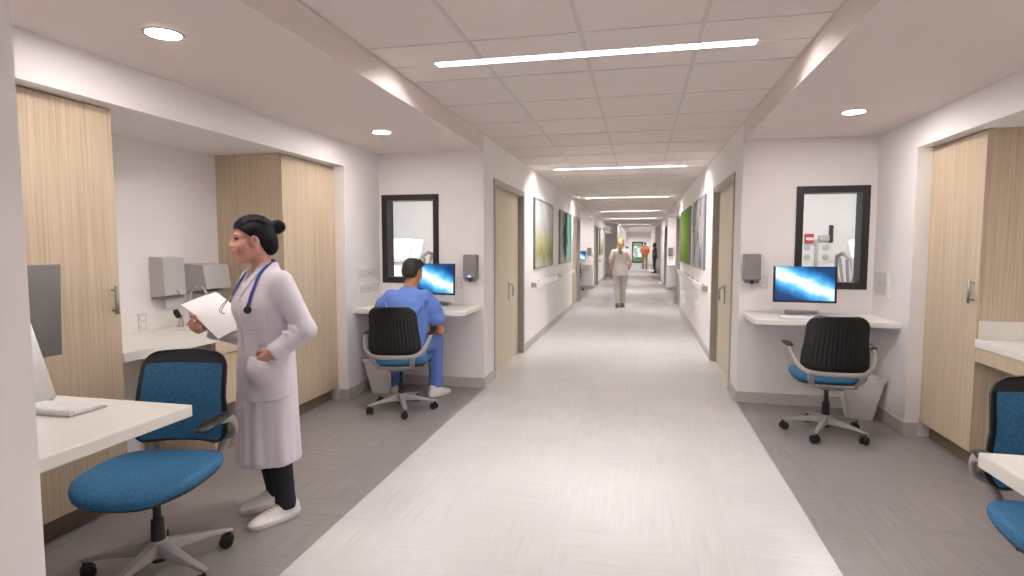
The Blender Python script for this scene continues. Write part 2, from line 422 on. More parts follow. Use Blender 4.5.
slab('wall_back', 'y', 47, 47.14, -1.4, 1.2, 0, ZC, holes=[EW])
slab('wall_front', 'y', -7.62, -7.5, X(-1, 1.4), X(1, 1.4), 0, ZC)
# baseboards
def skirt(nm, x0, x1, y0, y1, h=.105):
    o = MB().box(x0, x1, y0, y1, 0, h).build('baseboard_' + nm, 'base', None, .003); struct(o)
T = .012
for s, nm in SIDES:
    for a, b in ((-7.5, YA), (YB - T, D1[0] - .05), (D1[1] + .05, D2[0] - .05), (D2[1] + .05, YA2 + T), (YB2 - T, D3[0] - .05), (D3[1] + .05, YEND)):
        skirt(nm, *rng(s, DW - T, DW), a, b)
    skirt(nm, *rng(s, DW, DS), YB - T, YB)
    skirt(nm, *rng(s, DS - T, DS), 4.85, YB - T)
    skirt(nm, *rng(s, DS - T, DS), YA, 1.91)
    skirt(nm, *rng(s, DS - T, DC - .012), 4.85 - T, 4.85)
    skirt(nm, *rng(s, DW, DS), YB2 - T, YB2)
skirt('left', X(-1, 4.28), -1.07, 28 - T, 28); skirt('left', -1.07, -1.07 + T, 28, 47)
skirt('right', .85, X(1, 4.28), 34 - T, 34); skirt('right', .85 - T, .85, 34, 47)

# ------------------------------------------------------------------ doors
dn = 0
def door(s, nm, y0, y1, handle_y, detail=True):
    global dn; dn += 1
    t = bpy.data.objects.new('door_%d' % dn, None); C.objects.link(t); t.location = (X(s, DW), 0, 0); t['kind'] = 'structure'
    b = MB()      # steel frame: lines the opening and stands 12 mm proud of the wall
    def bx(d0, d1, a, c, z0, z1): b.box(*sorted((s * d0, s * d1)), a, c, z0, z1)
    bx(-.012, WT, y0 - .05, y0 + .012, 0, DH + .05); bx(-.012, WT, y1 - .012, y1 + .05, 0, DH + .05); bx(-.012, WT, y0 + .012, y1 - .012, DH - .012, DH + .05)
    b.build('door_frame', 'jamb', t, .002)
    MB().box(*sorted((s * .065, s * .11)), y0 + .0121, y1 - .0121, .001, DH - .0121).build('door_leaf', 'leaf', t, .002)
    if detail:
        b = MB(); f = .065
        b.box(*sorted((s * f, s * (f - .008))), handle_y - .035, handle_y + .035, .78, 1.0)
        b.build('escutcheon', 'steel', t, .004)
        b = MB(); b.tube([(s * (f - .008), handle_y, .97), (s * (f - .05), handle_y, .965), (s * (f - .062), handle_y, .93), (s * (f - .058), handle_y, .85), (s * (f - .05), handle_y, .82)], [.012, .014, .024, .026, .014], 12, flat=.5, up=(0, 1, 0))
        b.build('pull_handle', 'steel', t, smooth=True)
for s, nm in SIDES:
    door(s, nm, *D1, D1[1] - .58 if s < 0 else D1[1] - .6)
    door(s, nm, *D2, D2[1] - .2); door(s, nm, *D3, D3[1] - .2)

# ------------------------------------------------------------------ windows
def window(nm, x0, x1, z0, z1, y, w=.06, dep=.16):
    t = bpy.data.objects.new(nm, None); C.objects.link(t); t.location = ((x0 + x1) / 2, y, z0); t['kind'] = 'structure'
    hx = (x1 - x0) / 2; H = z1 - z0; b = MB(); e = .012
    b.box(-hx - .0, -hx + w, -e, dep - .01, 0, H); b.box(hx - w, hx, -e, dep - .01, 0, H)
    b.box(-hx + w, hx - w, -e, dep - .01, 0, w); b.box(-hx + w, hx - w, -e, dep - .01, H - w, H)
    b.build('window_frame', 'frame', t, .002)
    MB().box(-hx + w, hx - w, dep * .72, dep * .72 + .006, w, H - w).build('window_pane', 'glass', t)
window('window_1', -2.628, -2.005, 1.068, 1.978, YB)
window('window_2', 1.358, 1.950, 1.068, 1.978, YB)
window('window_3', EW[0], EW[1], EW[2], EW[3], 47, .11)
# garden beyond the end window
slab('ground', 'z', -.3, -.05, -14, 14, 47.2, 80, mat='lawn')

# ------------------------------------------------------------------ built-in cabinets and counters
def bxs(b, s, d0, d1, y0, y1, z0, z1):      # a box given by its distance from the corridor's middle
    b.box(*rng(s, d0, d1), y0, y1, z0, z1); return b
def cabinet(s, y0, y1, hy, label, bot=.12):
    t = thing('tall_cabinet', label, 'cabinet', (X(s, DC), y0, 0))
    def put(b, nm, m, bev=.0015):
        o = b.build(nm, m, None, bev); me = o.data
        me.transform(Matrix.Translation((-X(s, DC), -y0, 0))); o.parent = t; return o
    put(bxs(MB(), s, DC + .02, DN - .002, y0 + .001, y1 - .001, bot, ZH - .002), 'carcass', 'wood')
    put(bxs(MB(), s, DC + .07, DN - .02, y0 + .004, y1 - .004, 0, bot), 'plinth', 'woodedge', 0)
    d = put(bxs(MB(), s, DC, DC + .0185, y0 + .002, y1 - .002, bot, ZH - .008), 'cabinet_door', 'wood')
    if hy is None: return
    b = MB(); dh = DC - .032
    b.tube([(X(s, dh), hy, 1.085), (X(s, dh), hy, 1.235)], .0095, 12)
    for z in (1.105, 1.215): b.tube([(X(s, DC), hy, z), (X(s, dh), hy, z)], .005, 8)
    h = put(b, 'bar_handle', 'steel', 0)
    for p in h.data.polygons: p.use_smooth = True
    h.parent = d
cabinet(-1, 1.915, 2.57, 2.52, 'tall pale wood cabinet at the left edge, nearest the white desk')
cabinet(-1, 4.05, 4.848, None, 'tall pale wood cabinet directly behind the woman in the white coat')
cabinet(1, 4.165, 4.848, 4.215, 'tall pale wood cabinet on the right with a steel bar handle')

def counter(s, y0, y1, label, sink_y, part_y=None):
    t = thing('sink_counter', label, 'counter', (X(s, DC), y0, 0))
    def put(b, nm, m, bev=.002, par=None):
        o = b.build(nm, m, None, bev); o.data.transform(Matrix.Translation((-X(s, DC), -y0, 0))); o.parent = par or t; return o
    zt = .862; f = DC - .006
    sx0, sx1 = DC + .12, DN - .17
    hole = [(*rng(s, sx0, sx1), sink_y - .23, sink_y + .23)]
    o = slab('worktop', 'z', zt - .055, zt, *rng(s, f, DN), y0, y1, holes=hole, mat='counter', kind=None, bevel=.003)
    o.data.transform(Matrix.Translation((-X(s, DC), -y0, 0))); o.parent = t
    put(bxs(MB(), s, DN - .022, DN, y0, y1, zt, zt + .115), 'backsplash', 'counter')
    put(bxs(MB(), s, DC + .01, DN - .022, y1 - .022, y1, zt, zt + .115), 'side_splash', 'counter')
    b = MB()
    for a in ((sx0 - .012, sx1 + .012, sink_y - .242, sink_y - .228, zt - .002, zt + .004), (sx0 - .012, sx1 + .012, sink_y + .228, sink_y + .242, zt - .002, zt + .004),
              (sx0 - .012, sx0, sink_y - .228, sink_y + .228, zt - .002, zt + .004), (sx1, sx1 + .012, sink_y - .228, sink_y + .228, zt - .002, zt + .004),
              (sx0, sx0 + .01, sink_y - .228, sink_y + .228, zt - .17, zt - .002), (sx1 - .01, sx1, sink_y - .228, sink_y + .228, zt - .17, zt - .002),
              (sx0 + .01, sx1 - .01, sink_y - .228, sink_y - .218, zt - .17, zt - .002), (sx0 + .01, sx1 - .01, sink_y + .218, sink_y + .228, zt - .17, zt - .002),
              (sx0, sx1, sink_y - .228, sink_y + .228, zt - .18, zt - .17)): bxs(b, s, *a)
    put(b, 'sink_basin', 'counter' if s < 0 else 'steel', 0)
    if part_y:
        put(bxs(MB(), s, DC + .03, DN - .002, part_y, part_y + .02, 0, zt - .056), 'side_panel', 'wood')
        put(bxs(MB(), s, DC, DC + .02, part_y, y1 - .001, .715, zt - .057), 'drawer_front', 'wood')
        put(bxs(MB(), s, DC + .03, DC + .05, part_y + .021, y1 - .001, .35, .712), 'access_panel', 'wood')
        put(bxs(MB(), s, DC + .10, DC + .115, part_y + .021, y1 - .001, 0, .349), 'plinth', 'woodedge', 0)
    else:
        put(bxs(MB(), s, DC, DC + .02, y0, y1 - .001, .715, zt - .057), 'apron', 'wood')
    return t
counter(-1, 2.571, 4.049, 'white counter with wood drawer under the two wall dispensers on the left', 3.60, 3.27)
counter(1, 1.915, 4.164, 'white counter over a wood apron beside the right-hand cabinet', 3.4)

# ------------------------------------------------------------------ desks
ZD = .852
def desk(name, label, x0, x1, y0, y1, wall_low):
    t = thing(name, label, 'desk', ((x0 + x1) / 2, (y0 + y1) / 2, 0))
    hx, hy = (x1 - x0) / 2, (y1 - y0) / 2
    MB().box(-hx, hx, -hy, hy, ZD - .045, ZD).build('desk_top', 'counter', t, .006, seg=3)
    w = -hy if wall_low else hy; k = -1 if wall_low else 1
    MB().box(-hx + .02, hx - .05, *sorted((w, w - k * .03)), ZD - .10, ZD - .0455).build('wall_ledger', 'paint', t, .002)
G = 'white wall desks of the workstations'
desk('wall_desk', 'white wall desk where the nurse in blue scrubs sits', X(-1, DS) + .002, -1.56, 4.97, YB - .002, False)
desk('wall_desk', 'white wall desk with the empty black-backed chair, under the right window', .93, X(1, DS) - .002, 4.97, YB - .002, False)
desk('wall_desk', 'white desk in the left foreground with a keyboard on it', X(-1, DS) + .002, -1.642, YA + .002, 1.815, True)
desk('wall_desk', 'white desk corner cut off by the right edge, before a blue chair',   .972, X(1, DS) - .002, YA + .002, 1.885, True)
desk('wall_desk', 'small far white wall desk on the left, beyond the second doorway', X(-1, DS) + .002, -1.56, 18.95, YB2 - .002, False)
desk('wall_desk', 'small far white wall desk on the right, beyond the second doorway', .93, X(1, DS) - .002, 18.95, YB2 - .002, False)

# ------------------------------------------------------------------ computers: local +Y is the side the screen looks to
def computer(label, x, y, z, rz, lift=0):
    t = thing('desktop_computer', label, 'computer', (x, y, z), rz)
    W, H0, H1 = .247, .055 + lift, .425 + lift; tilt = Matrix.Translation((0, 0, .24)) @ Matrix.Rotation(R(3), 4, 'X') @ Matrix.Translation((0, 0, -.24))
    # shell: thin at the rim and thicker at the middle of the back
    b = MB(); n = 9
    rings = []
    for k, (ins, yy) in enumerate(((0, .004), (0, -.004), (.03, -.012), (.09, -.024), (.16, -.032))):
        rings.append([Vector((a, yy, c)) for a, c in ((-W + ins, H0 + ins * .8), (W - ins, H0 + ins * .8), (W - ins, H1 - ins * .8), (-W + ins, H1 - ins * .8))])
    b.loft(rings); sh = b.build('back_shell', 'alud', t, .004); sh.data.transform(tilt)
    b = MB().box(-W, W, .0035, .0065, H0, H0 + .062); c = b.build('chin', 'alu', t, .001); c.data.transform(tilt)
    b = MB().box(-W, W, .0035, .0065, H0 + .0625, H1); g = b.build('black_bezel', 'black', t, .001); g.data.transform(tilt)
    s_ = MB().box(-W + .018, W - .018, .0062, .0075, -.144, .144).build('lit_screen', 'screen', t)
    s_.matrix_local = tilt @ Matrix.Translation((0, 0, H0 + .0625 + .016 + .144 + .001))
    # bent sheet stand
    b = MB(); w0, w1 = .085, .135
    prof = [(-.03, .235 + lift), (-.055, .205 + lift), (-.085, .06), (-.092, .014), (-.080, .004), (.095, .004)]
    for i in range(len(prof) - 1):
        pass
    th = .006
    vs = []
    for i, (yy, zz) in enumerate(prof):
        p0 = Vector(prof[max(i - 1, 0)]); p1 = Vector(prof[min(i + 1, len(prof) - 1)]); d = (p1 - p0).normalized(); nn = Vector((-d.y, d.x)) * th
        w = w0 + (w1 - w0) * min(1, max(0, (.235 - zz) / .2))
        vs.append([Vector((-w, yy, zz)), Vector((w, yy, zz)), Vector((w, yy - nn.x, max(0, zz - nn.y))), Vector((-w, yy - nn.x, max(0, zz - nn.y)))])
    b.loft(vs); b.build('stand', 'alu', t, .001)
    return t
def keyboard(label, x, y, z, rz):
    t = thing('keyboard', label, 'keyboard', (x, y, z), rz)      # local +Y points to the typist
    b = MB(); hw = .142
    b.hexa([(-hw, -.065, .004), (hw, -.065, .004), (hw, .07, .001), (-hw, .07, .001)], [(-hw, -.065, .015), (hw, -.065, .015), (hw, .07, .006), (-hw, .07, .006)])
    b.build('base_plate', 'alu', t, .001)
    MB().tube([(-hw, -.067, .0105), (hw, -.067, .0105)], .0105, 18).build('battery_tube', 'alu', t, smooth=True)
    b = MB(); ky = -.05
    for r_, (cnt, dep) in enumerate(((14, .010), (14, .016), (14, .016), (13, .016), (12, .016), (9, .016))):
        widths = [1.0] * cnt
        if r_ == 5: widths = [1, 1, 1, 1.2, 5.2, 1.2, 1, 1, 1]
        tot = sum(widths); x0 = -hw + .006; sc = (2 * hw - .012) / tot
        for w in widths:
            zz = .0152 - (ky + .065) * (.009 / .135)
            b.box(x0 + .0014, x0 + w * sc - .0014, ky, ky + dep, zz - .002, zz + .0035); x0 += w * sc
        ky += dep + .0035
    b.build('keys', 'keys', t)
    return t
computer('lit desktop computer on the desk in front of the nurse in blue scrubs', -2.005, 5.36, ZD, PI + R(-4))
computer('lit desktop computer below the right window, facing the empty chair', 1.375, 5.28, ZD, PI + R(-3))
computer('desktop computer seen from its grey back on the left foreground desk', -2.30, 1.615, ZD, R(90), .10)
computer('tiny lit desktop computer in the far left alcove', -2.0, 19.3, ZD, PI + R(-12))
keyboard('white keyboard on the desk before the right window', 1.29, 5.09, ZD, PI)
keyboard('white keyboard on the left foreground desk', -2.072, 1.65, ZD, 0)
keyboard('white keyboard on the desk of the nurse in blue scrubs', -1.93, 5.12, ZD, PI)

# ------------------------------------------------------------------ task chairs: local +X is the way the sitter faces
def make_chair(label, loc, rz, arm_pad=True):
    t = thing('task_chair', label, 'chair', loc, rz)
    # seat cushion: rounded plan, soft rolled edge, front edge falling away
    def outline(k, dz, z, n=56):
        ring = []
        for j in range(n):
            q = 2 * PI * j / n; c, s_ = math.cos(q), math.sin(q); e = 2 / 3.2
            x = .245 * math.copysign(abs(c) ** e, c); y = .258 * math.copysign(abs(s_) ** e, s_)
            y *= 1 - .10 * max(0, x / .235) ** 2
            x, y = x * k, y * k
            zz = z - .028 * max(0, (x - .10) / .13) ** 2 + .012 * (abs(y) / .24) ** 2 * dz
            ring.append(Vector((x * 1.06 + .035, y, zz)))
        return ring
    prof = [(.02, 0, .428), (.80, 0, .430), (.94, .3, .437), (.99, .6, .449), (1.0, .8, .461), (.985, 1, .473), (.95, 1, .481), (.86, 1, .486), (.65, 1, .487), (.3, 1, .484), (.02, 1, .482)]
    b = MB(); b.loft([outline(*p) for p in prof]); b.build('seat', 'blue', t, smooth=True)
    prof = [(.02, 0, .404), (.62, 0, .405), (.84, 0, .415), (.93, .2, .430), (.955, .4, .437), (.80, .2, .431), (.02, .2, .430)]
    b = MB(); b.loft([outline(*p) for p in prof]); b.build('seat_pan', 'black', t, smooth=True)
    # backrest
    Z0, Z1 = .522, .948
    def half(z):
        v = (z - Z0) / (Z1 - Z0); w = .222 + .010 * math.sin(min(1, v / .5) * PI) - .020 * v; r = .085
        if z > Z1 - r: w -= r - math.sqrt(max(0, r * r - (z - (Z1 - r)) ** 2))
        if z < Z0 + .06: w -= .06 - math.sqrt(max(0, .06 ** 2 - (Z0 + .06 - z) ** 2))
        return w
    def bx_(u, z):
        v = (z - Z0) / (Z1 - Z0); return -.235 - .028 * math.sin(v * PI * .5) * 1.0 - .055 * v ** 2 + .045 * abs(u) ** 2.2 + .012 * math.sin(v * PI)
    nu, nz = 72, 26
    zs = [Z0 + (Z1 - Z0) * (.5 - .5 * math.cos(PI * j / nz)) for j in range(nz + 1)]
    def sheet(u_lim, z_lo, z_hi, off_f, off_b, ribs):
        b = MB(); F_, B_ = [], []
        for z in [z_lo + (z_hi - z_lo) * (q - Z0) / (Z1 - Z0) for q in zs]:
            w = max(half(z) * 1.0, .02)
            rf, rb = [], []
            for i in range(nu + 1):
                u = (-1 + 2 * i / nu) * u_lim; x = bx_(u, z)
                rib = .0035 * (0.5 + .5 * math.sin(u * 46)) if ribs and abs(u) < .82 and Z0 + .05 < z < Z1 - .1 else 0
                rf.append(Vector((x + off_f, u * w, z))); rb.append(Vector((x - off_b - rib, u * w, z)))
            F_.append(rf); B_.append(rb)
        n = nu + 1; k = nz + 1; vs = [v for r_ in F_ for v in r_] + [v for r_ in B_ for v in r_]; o = n * k; fs = []
        for i in range(k - 1):
            for j in range(n - 1):
                a = i * n + j; fs.append((a, a + 1, a + n + 1, a + n)); fs.append((o + a, o + a + n, o + a + n + 1, o + a + 1))
            for a in (i * n, i * n + n - 1): fs.append((a, a + n, o + a + n, o + a))
        for j in range(n - 1):
            for a in (j, (k - 1) * n + j): fs.append((a, a + 1, o + a + 1, o + a))
        b._add(vs, fs); return b
    sheet(1, Z0, Z1, .004, .010, True).build('backrest', 'blackmesh', t, smooth=True)
    sheet(.90, Z0 + .012, Z1 - .062, .012, -.005, False).build('back_pad', 'bluemesh', t, smooth=True)
    # grey yoke: from the arms down round the bottom of the back
    pts = []
    for k_ in (-1, 1):
        arm = [(-.045, k_ * .284, .680), (-.12, k_ * .284, .668), (-.175, k_ * .276, .622), (-.222, k_ * .250, .572), (-.262, k_ * .208, .538), (-.282, k_ * .16, .524), (-.288, k_ * .07, .520)]
        pts += arm if k_ < 0 else arm[::-1]
    def smooth_path(p, it=2):
        p = [Vector(q) for q in p]
        for _ in range(it):
            q = [p[0]]
            for a, c in zip(p, p[1:]): q += [a * .75 + c * .25, a * .25 + c * .75]
            q.append(p[-1]); p = q
        return p
    b = MB(); b.tube(smooth_path(pts),   .019, 14, flat=.6, up=(0, 0, 1)); b.build('yoke', 'cgrey', t, smooth=True)
    for k_ in (-1, 1):
        b = MB(); b.tube(smooth_path([(-.282, k_ * .175, .530), (-.268, k_ * .165, .475), (-.20, k_ * .145, .420), (-.06, k_ * .11, .402)]), .022, 12, flat=.45, up=(0, 1, 0)); b.build('back_strut', 'cgrey', t, smooth=True)
        b = MB(); rings = []
        for q, (x, hw, hh) in enumerate(((-.095, .012, .006), (-.085, .026, .010), (-.02, .034, .012), (.07, .034, .011), (.135, .028, .009), (.15, .012, .005))):
            rings.append([Vector((x, k_ * .284 + hw * math.copysign(abs(math.cos(a)) ** .8, math.cos(a)), .694 - .02 * (x > .12) * .3 + hh * math.sin(a))) for a in [2 * PI * j / 16 for j in range(16)]])
        b.loft(rings); b.build('arm_pad', 'black', t, smooth=True)
    b = MB(); b.tube([(-.20, -.16, .417), (-.20, .16, .417)], .016, 12, flat=.8); b.box(-.16, .09, -.075, .075, .375, .408); b.build('tilt_mechanism', 'cgrey', t, .006)
    b = MB(); b.tube([(0.02, -.075, .39), (0.02, -.20, .392)], .006, 10); b.build('height_lever', 'black', t, .002)
    b = MB(); b.lathe([(.031, .055), (.031, .085), (.029, .17), (.026, .245), (.017, .248), (.0155, .37), (.028, .376)], 20); b.build('gas_column', 'black', t, smooth=True)
    # five star base
    b = MB(); b.lathe([(.034, .075), (.042, .08), (.044, .125), (.036, .15), (.030, .152)], 24)
    for k_ in range(5):
        q = R(36) + 2 * PI * k_ / 5; rot = Matrix.Rotation(q, 4, 'Z'); rings = []
        for x, w, z0, z1 in ((.03, .030, .088, .145), (.10, .027, .090, .130), (.20, .021, .088, .110), (.285, .017, .080, .096), (.315, .013, .078, .090)):
            rings.append([rot @ Vector(p) for p in ((x, -w, z0), (x, w, z0), (x, w * .75, z1), (x, -w * .75, z1))])
        b.loft(rings)
    b.build('star_base', 'cgrey', t, .004)
    for k_ in range(5):
        q = R(36) + 2 * PI * k_ / 5; b = MB(); a2 = q + R(62) + k_ * .5
        c0 = Vector((.298 * math.cos(q), .298 * math.sin(q), .031)); ax = Vector((math.cos(a2), math.sin(a2), 0))
        off = Vector((-ax.y, ax.x, 0)) * .012; c0 = c0 + off
        mt = ax.to_track_quat('Z', 'Y').to_matrix().to_4x4()
        for sgn in (-1, 1):
            z0, z1 = sorted((sgn * .006, sgn * .026))
            b.lathe([(.022, z0), (.030, z0 + .003), (.0305, (z0 + z1) / 2), (.030, z1 - .003), (.022, z1)], 22, c0, mt)
        b.lathe([(.012, -.0055), (.012, .0055)], 12, c0, mt)
        b.tube([c0 - off + Vector((0, 0, .005)), c0 - off + Vector((0, 0, .052))], .008, 10)
        b.build('caster', 'black', t, smooth=True)
    return t
ch = make_chair('large blue task chair in the left foreground, pushed to the white desk', (-2.068, 2.055, 0), R(282))
def spin_base(c, deg):        # the star base turns freely under the seat
    for k in c.children:
        if k.name.split('.')[0] in ('star_base', 'caster'): k.rotation_euler = (0, 0, R(deg - 36) - c.rotation_euler.z)
spin_base(ch, 59)
def chair_at(label, loc, deg, base):
    c = copy_tree(ch); c.location = loc; c.rotation_euler = (0, 0, R(deg)); c['label'] = label; spin_base(c, base)
chair_at('task chair the nurse in blue scrubs sits on', (-2.045, 4.67, 0), 99, 12)
chair_at('empty task chair seen from its black back under the right window', (1.425, 4.77, 0), 86, 27)
chair_at('blue task chair cut off by the right edge', (1.505, 2.26, 0), 262, 20)
chair_at('tiny task chair in the far left alcove', (-2.08, 18.75, 0), 95, 0)

# ------------------------------------------------------------------ things on the walls
def dispenser(label, x, y, z0, case, led=False):
    t = thing('soap_dispenser', label, 'dispenser', (x, y, z0)); w = .073; h = .265; d = .095
    b = MB(); b.hexa([(-w, 0, .02), (w, 0, .02), (w, 0, h), (-w, 0, h)], [(-w + .004, -d, .03), (w - .004, -d, .03), (w - .004, -d + .006, h - .004), (-w + .004, -d + .006, h - .004)])
    b.build('cover', case, t, .010, seg=3)
    MB().box(-w + .012, w - .012, -.07, 0, .0, .024).build('drip_base', case, t, .006)
    MB().lathe([(.012, -.008), (.018, -.003), (.018, .022)], 16, (0, -.065, 0.002)).build('nozzle', 'black', t, smooth=True)
    if led: MB().box(-.012, .012, -d - .001, -d + .005, .045, .053).build('status_light', 'led', t)
    return t
dispenser('grey wall dispenser right of the nurse, with a small blue light', -1.655, YB, 1.10, 'dispdark', True)
dispenser('grey wall dispenser beside the right-hand doorway, left of the window', .995, YB, 1.115, 'dispdark')
dispenser('tiny grey dispenser on the far left alcove wall', -1.655, YB2, 1.13, 'dispdark')
dispenser('tiny grey dispenser on the far right alcove wall', .995, YB2, 1.13, 'dispdark')
# two paper dispensers on the niche wall (facing +X)
t = thing('towel_dispenser', 'tall silver-grey paper towel dispenser, left one above the counter', 'dispenser', (X(-1, DN), 3.475, 1.09))
b = MB(); b.hexa([(0, -.11, .0), (0, .11, .0), (0, .11, .285), (0, -.11, .285)], [(.115, -.097, .008), (.115, .097, .008), (.105, .097, .280), (.105, -.097, .280)])
b.build('cover', 'disp', t, .006); MB().box(.0, .09, -.10, .10, -.018, .0).build('towel_slot', 'dispdark', t, .003)
MB().box(.03, .036, -.01, .10, -.085, -.018).build('paper_towel', 'paper', t, .001)
MB().tube([(.117, .0, .045), (.125, .012, .035), (.127, .018, .02), (.122, .012, .005)], .003, 8).build('pull_tab', 'dispdark', t, smooth=True)
t = thing('glove_dispenser', 'wide silver-grey wall dispenser beside the cabinet, right one above the counter', 'dispenser', (X(-1, DN), 3.80, 1.095))
b = MB(); b.hexa([(0, -.145, .0), (0, .145, .0), (0, .145, .225), (0, -.145, .225)], [(.21, -.135, .03), (.21, .135, .03), (.185, .135, .215), (.185, -.135, .215)])
b.build('cover', 'disp', t, .008); MB().box(.02, .19, -.12, .12, -.006, .012).build('dispensing_slot', 'dispdark', t, .003)

# tap: gooseneck with a black wrist-blade lever
t = thing('tap', 'chrome gooseneck tap with a black lever on the counter behind the papers', 'tap', (-3.245, 3.60, .863))
MB().box(-.028, .028, -.11, .11, 0, .012).build('tap_plate', 'chrome', t, .004)
MB().tube([(0, 0, .01), (0, 0, .20), (.01, 0, .245), (.04, 0, .28), (.085, 0, .293), (.13, 0, .275), (.15, 0, .235), (.152, 0, .21)], .011, 14).build('spout', 'chrome', t, smooth=True)
for k in (-1, 1):
    lv = MB().lathe([(.021, .0), (.018, .035), (.013, .062)], 16, (0, k * .095, .01)).build('valve', 'chrome', t, smooth=True)
    MB().tube([(0, k * .095, .072), (.02, k * .115, .078), (.05, k * .165, .088), (.055, k * .19, .118), (.052, k * .195, .14)], [.012, .015, .019, .020, .014], 12, flat=.55).build('wrist_lever', 'black', lv, smooth=True)
t = MB().hexa([(-.11, -.085, 0), (.11, -.085, 0), (.11, .085, 0), (-.11, .085, 0)], [(-.11, -.085, .004), (.11, -.085, .004), (.11, .085, .004), (-.11, .085, .004)]).build('folder', 'bluepl', None, .001)
t.location = (-2.99, 3.50, .8665); t.rotation_euler = (0, 0, R(25)); tag(t, 'thin blue folder on the counter next to the tap', 'folder')
t.location = (-2.90, 3.50, .868)

def outlet(label, x, y, z, face):
    t = thing('socket_plate', label, 'socket', (x, y, z), {'y': 0, 'x+': PI / 2, 'x-': -PI / 2}[face])
    MB().box(-.036, .036, -.006, 0, -.058, .058).build('plate', 'outline', t, .002)
    for k in (-.026, .026): MB().box(-.017, .017, -.008, -.005, k - .014, k + .014).build('socket', 'white', t, .002)
outlet('white socket plate under the grey dispenser beside the nurse', -1.79, YB, 1.075, 'y')
outlet('white socket plate between the right dispenser and the lit computer', .975 + .13, YB, 1.12, 'y')
outlet('white socket plate on the splash above the left counter', X(-1, DN - .022), 3.27, .93, 'x+')
# flush access panels on the alcove side walls
def panel(label, s, y0, y1, z0, z1):
    t = thing('wall_panel', label, 'panel', (X(s, DS), (y0 + y1) / 2, (z0 + z1) / 2)); h = (y1 - y0) / 2; v = (z1 - z0) / 2
    MB().box(*sorted((0, -s * .010)), -h, h, -v, v).build('panel_frame', 'paint', t, .003)
    MB().box(*sorted((-s * .010, -s * .016)), -h + .03, h - .03, -v + .025, v - .025).build('panel_door', 'outline', t, .002)
    MB().box(*sorted((-s * .016, -s * .02)), -.03, .03, -.006, .006).build('catch', 'disp', t)
panel('white wall panel beside the left window, upper of two', -1, 5.06, 5.53, 1.115, 1.245)
panel('white wall panel beside the left window, lower of two', -1, 5.06, 5.53, .965, 1.095)
panel('white wall panel beside the right window', 1, 5.22, 5.53, 1.02, 1.255)

# ------------------------------------------------------------------ pictures and handrails
def picture(s, y0, y1, z0, z1, art, label):
    t = thing('wall_picture', label, 'picture', (X(s, DW), (y0 + y1) / 2, (z0 + z1) / 2)); h = (y1 - y0) / 2; v = (z1 - z0) / 2; a = -s
    b = MB(); w = .018
    for q in ((-h, -h + w, -v, v), (h - w, h, -v, v), (-h + w, h - w, -v, -v + w), (-h + w, h - w, v - w, v)): b.box(*sorted((0, a * .035)), *q)
    b.build('picture_frame', 'dispdark', t, .002)
    MB().box(*sorted((a * .004, a * .024)), -h + w, h - w, -v + w, v - w).build('canvas', art, t)
picture(-1, 8.30, 10.08, 1.11, 2.165, 'art_meadow', 'large pale abstract picture with mossy green streaks, first on the left corridor wall')
picture(-1, 11.02, 12.88, 1.10, 2.15, 'art_teal', 'dark green and turquoise abstract picture on the left corridor wall')
picture(1, 8.38, 10.05, 1.11, 2.17, 'art_blue', 'blue grey and tan abstract picture, nearest on the right corridor wall')
picture(1, 10.8, 13.05, 1.11, 2.17, 'art_green', 'bright green picture on the right corridor wall')
picture(-1, 22.4, 24.3, 1.1, 2.15, 'art_meadow', 'small far picture on the left wall, beyond the far alcove')
def handrail(s, y0, y1, label):
    t = thing('handrail', label, 'handrail', (X(s, DW), (y0 + y1) / 2, .885)); h = (y1 - y0) / 2; a = -s
    b = MB(); b.box(*sorted((a * .055, a * .08)), -h, h, -.038, .038)
    b.build('rail', 'white', t, .010, seg=3)
    for k in (-1, 1): MB().box(*sorted((a * .002, a * .082)), *sorted((k * h, k * (h + .03))), -.036, .036).build('end_cap', 'disp', t, .008)
    n = max(2, round((y1 - y0) / .9))
    for i in range(n):
        y = -h + (i + .5) * 2 * h / n; MB().box(*sorted((0, a * .062)), y - .03, y + .03, -.04, .03).build('bracket', 'tan', t, .003)
handrail(-1, 8.17, 10.4, 'grey handrail with tan ends under the mossy green streaked picture')
handrail(-1, 10.98, 13.2, 'grey handrail with tan ends under the dark turquoise picture')
handrail(1, 8.05, 13.2, 'long grey handrail on the right corridor wall')
handrail(-1, 22.3, 25.4, 'far handrail on the left wall, beyond the far alcove')

# ------------------------------------------------------------------ waste bins
def waste_bin(label, x, y, rz):
    t = thing('waste_bin', label, 'bin', (x, y, 0), rz); h = .345
    def ring(a, c, z, n=8):
        r_ = .02; out = []
        for sx, sy, q0 in ((1, 1, 0), (-1, 1, 90), (-1, -1, 180), (1, -1, 270)):
            for k in range(n): q = R(q0 + 90 * k / (n - 1)); out.append(Vector((sx * (a - r_) + r_ * math.cos(q), sy * (c - r_) + r_ * math.sin(q), z)))
        return out
    b = MB(); b.loft([ring(.095, .07, 0.0), ring(.097, .072, .004), ring(.165, .125, h - .04), ring(.165, .125, h - .04)])
    b = MB(); b.loft([ring(.095, .07, 0.0), ring(.163, .123, h), ring(.156, .116, h), ring(.09, .065, .008)])
    b.build('bin_body', 'bin', t, smooth=True)
    b = MB(); b.loft([ring(.160, .120, h - .022), ring(.170, .130, h - .022), ring(.172, .132, h + .004), ring(.154, .114, h + .004), ring(.154, .114, h - .01), ring(.160, .120, h - .022)], caps=False)
    b.build('rim', 'bin', t, .002)
waste_bin('white tapered waste bin under the desk of the nurse, by the left wall', -2.48, 5.22, R(4))
waste_bin('white tapered waste bin behind the empty chair on the right', 1.83, 5.28, R(-6))

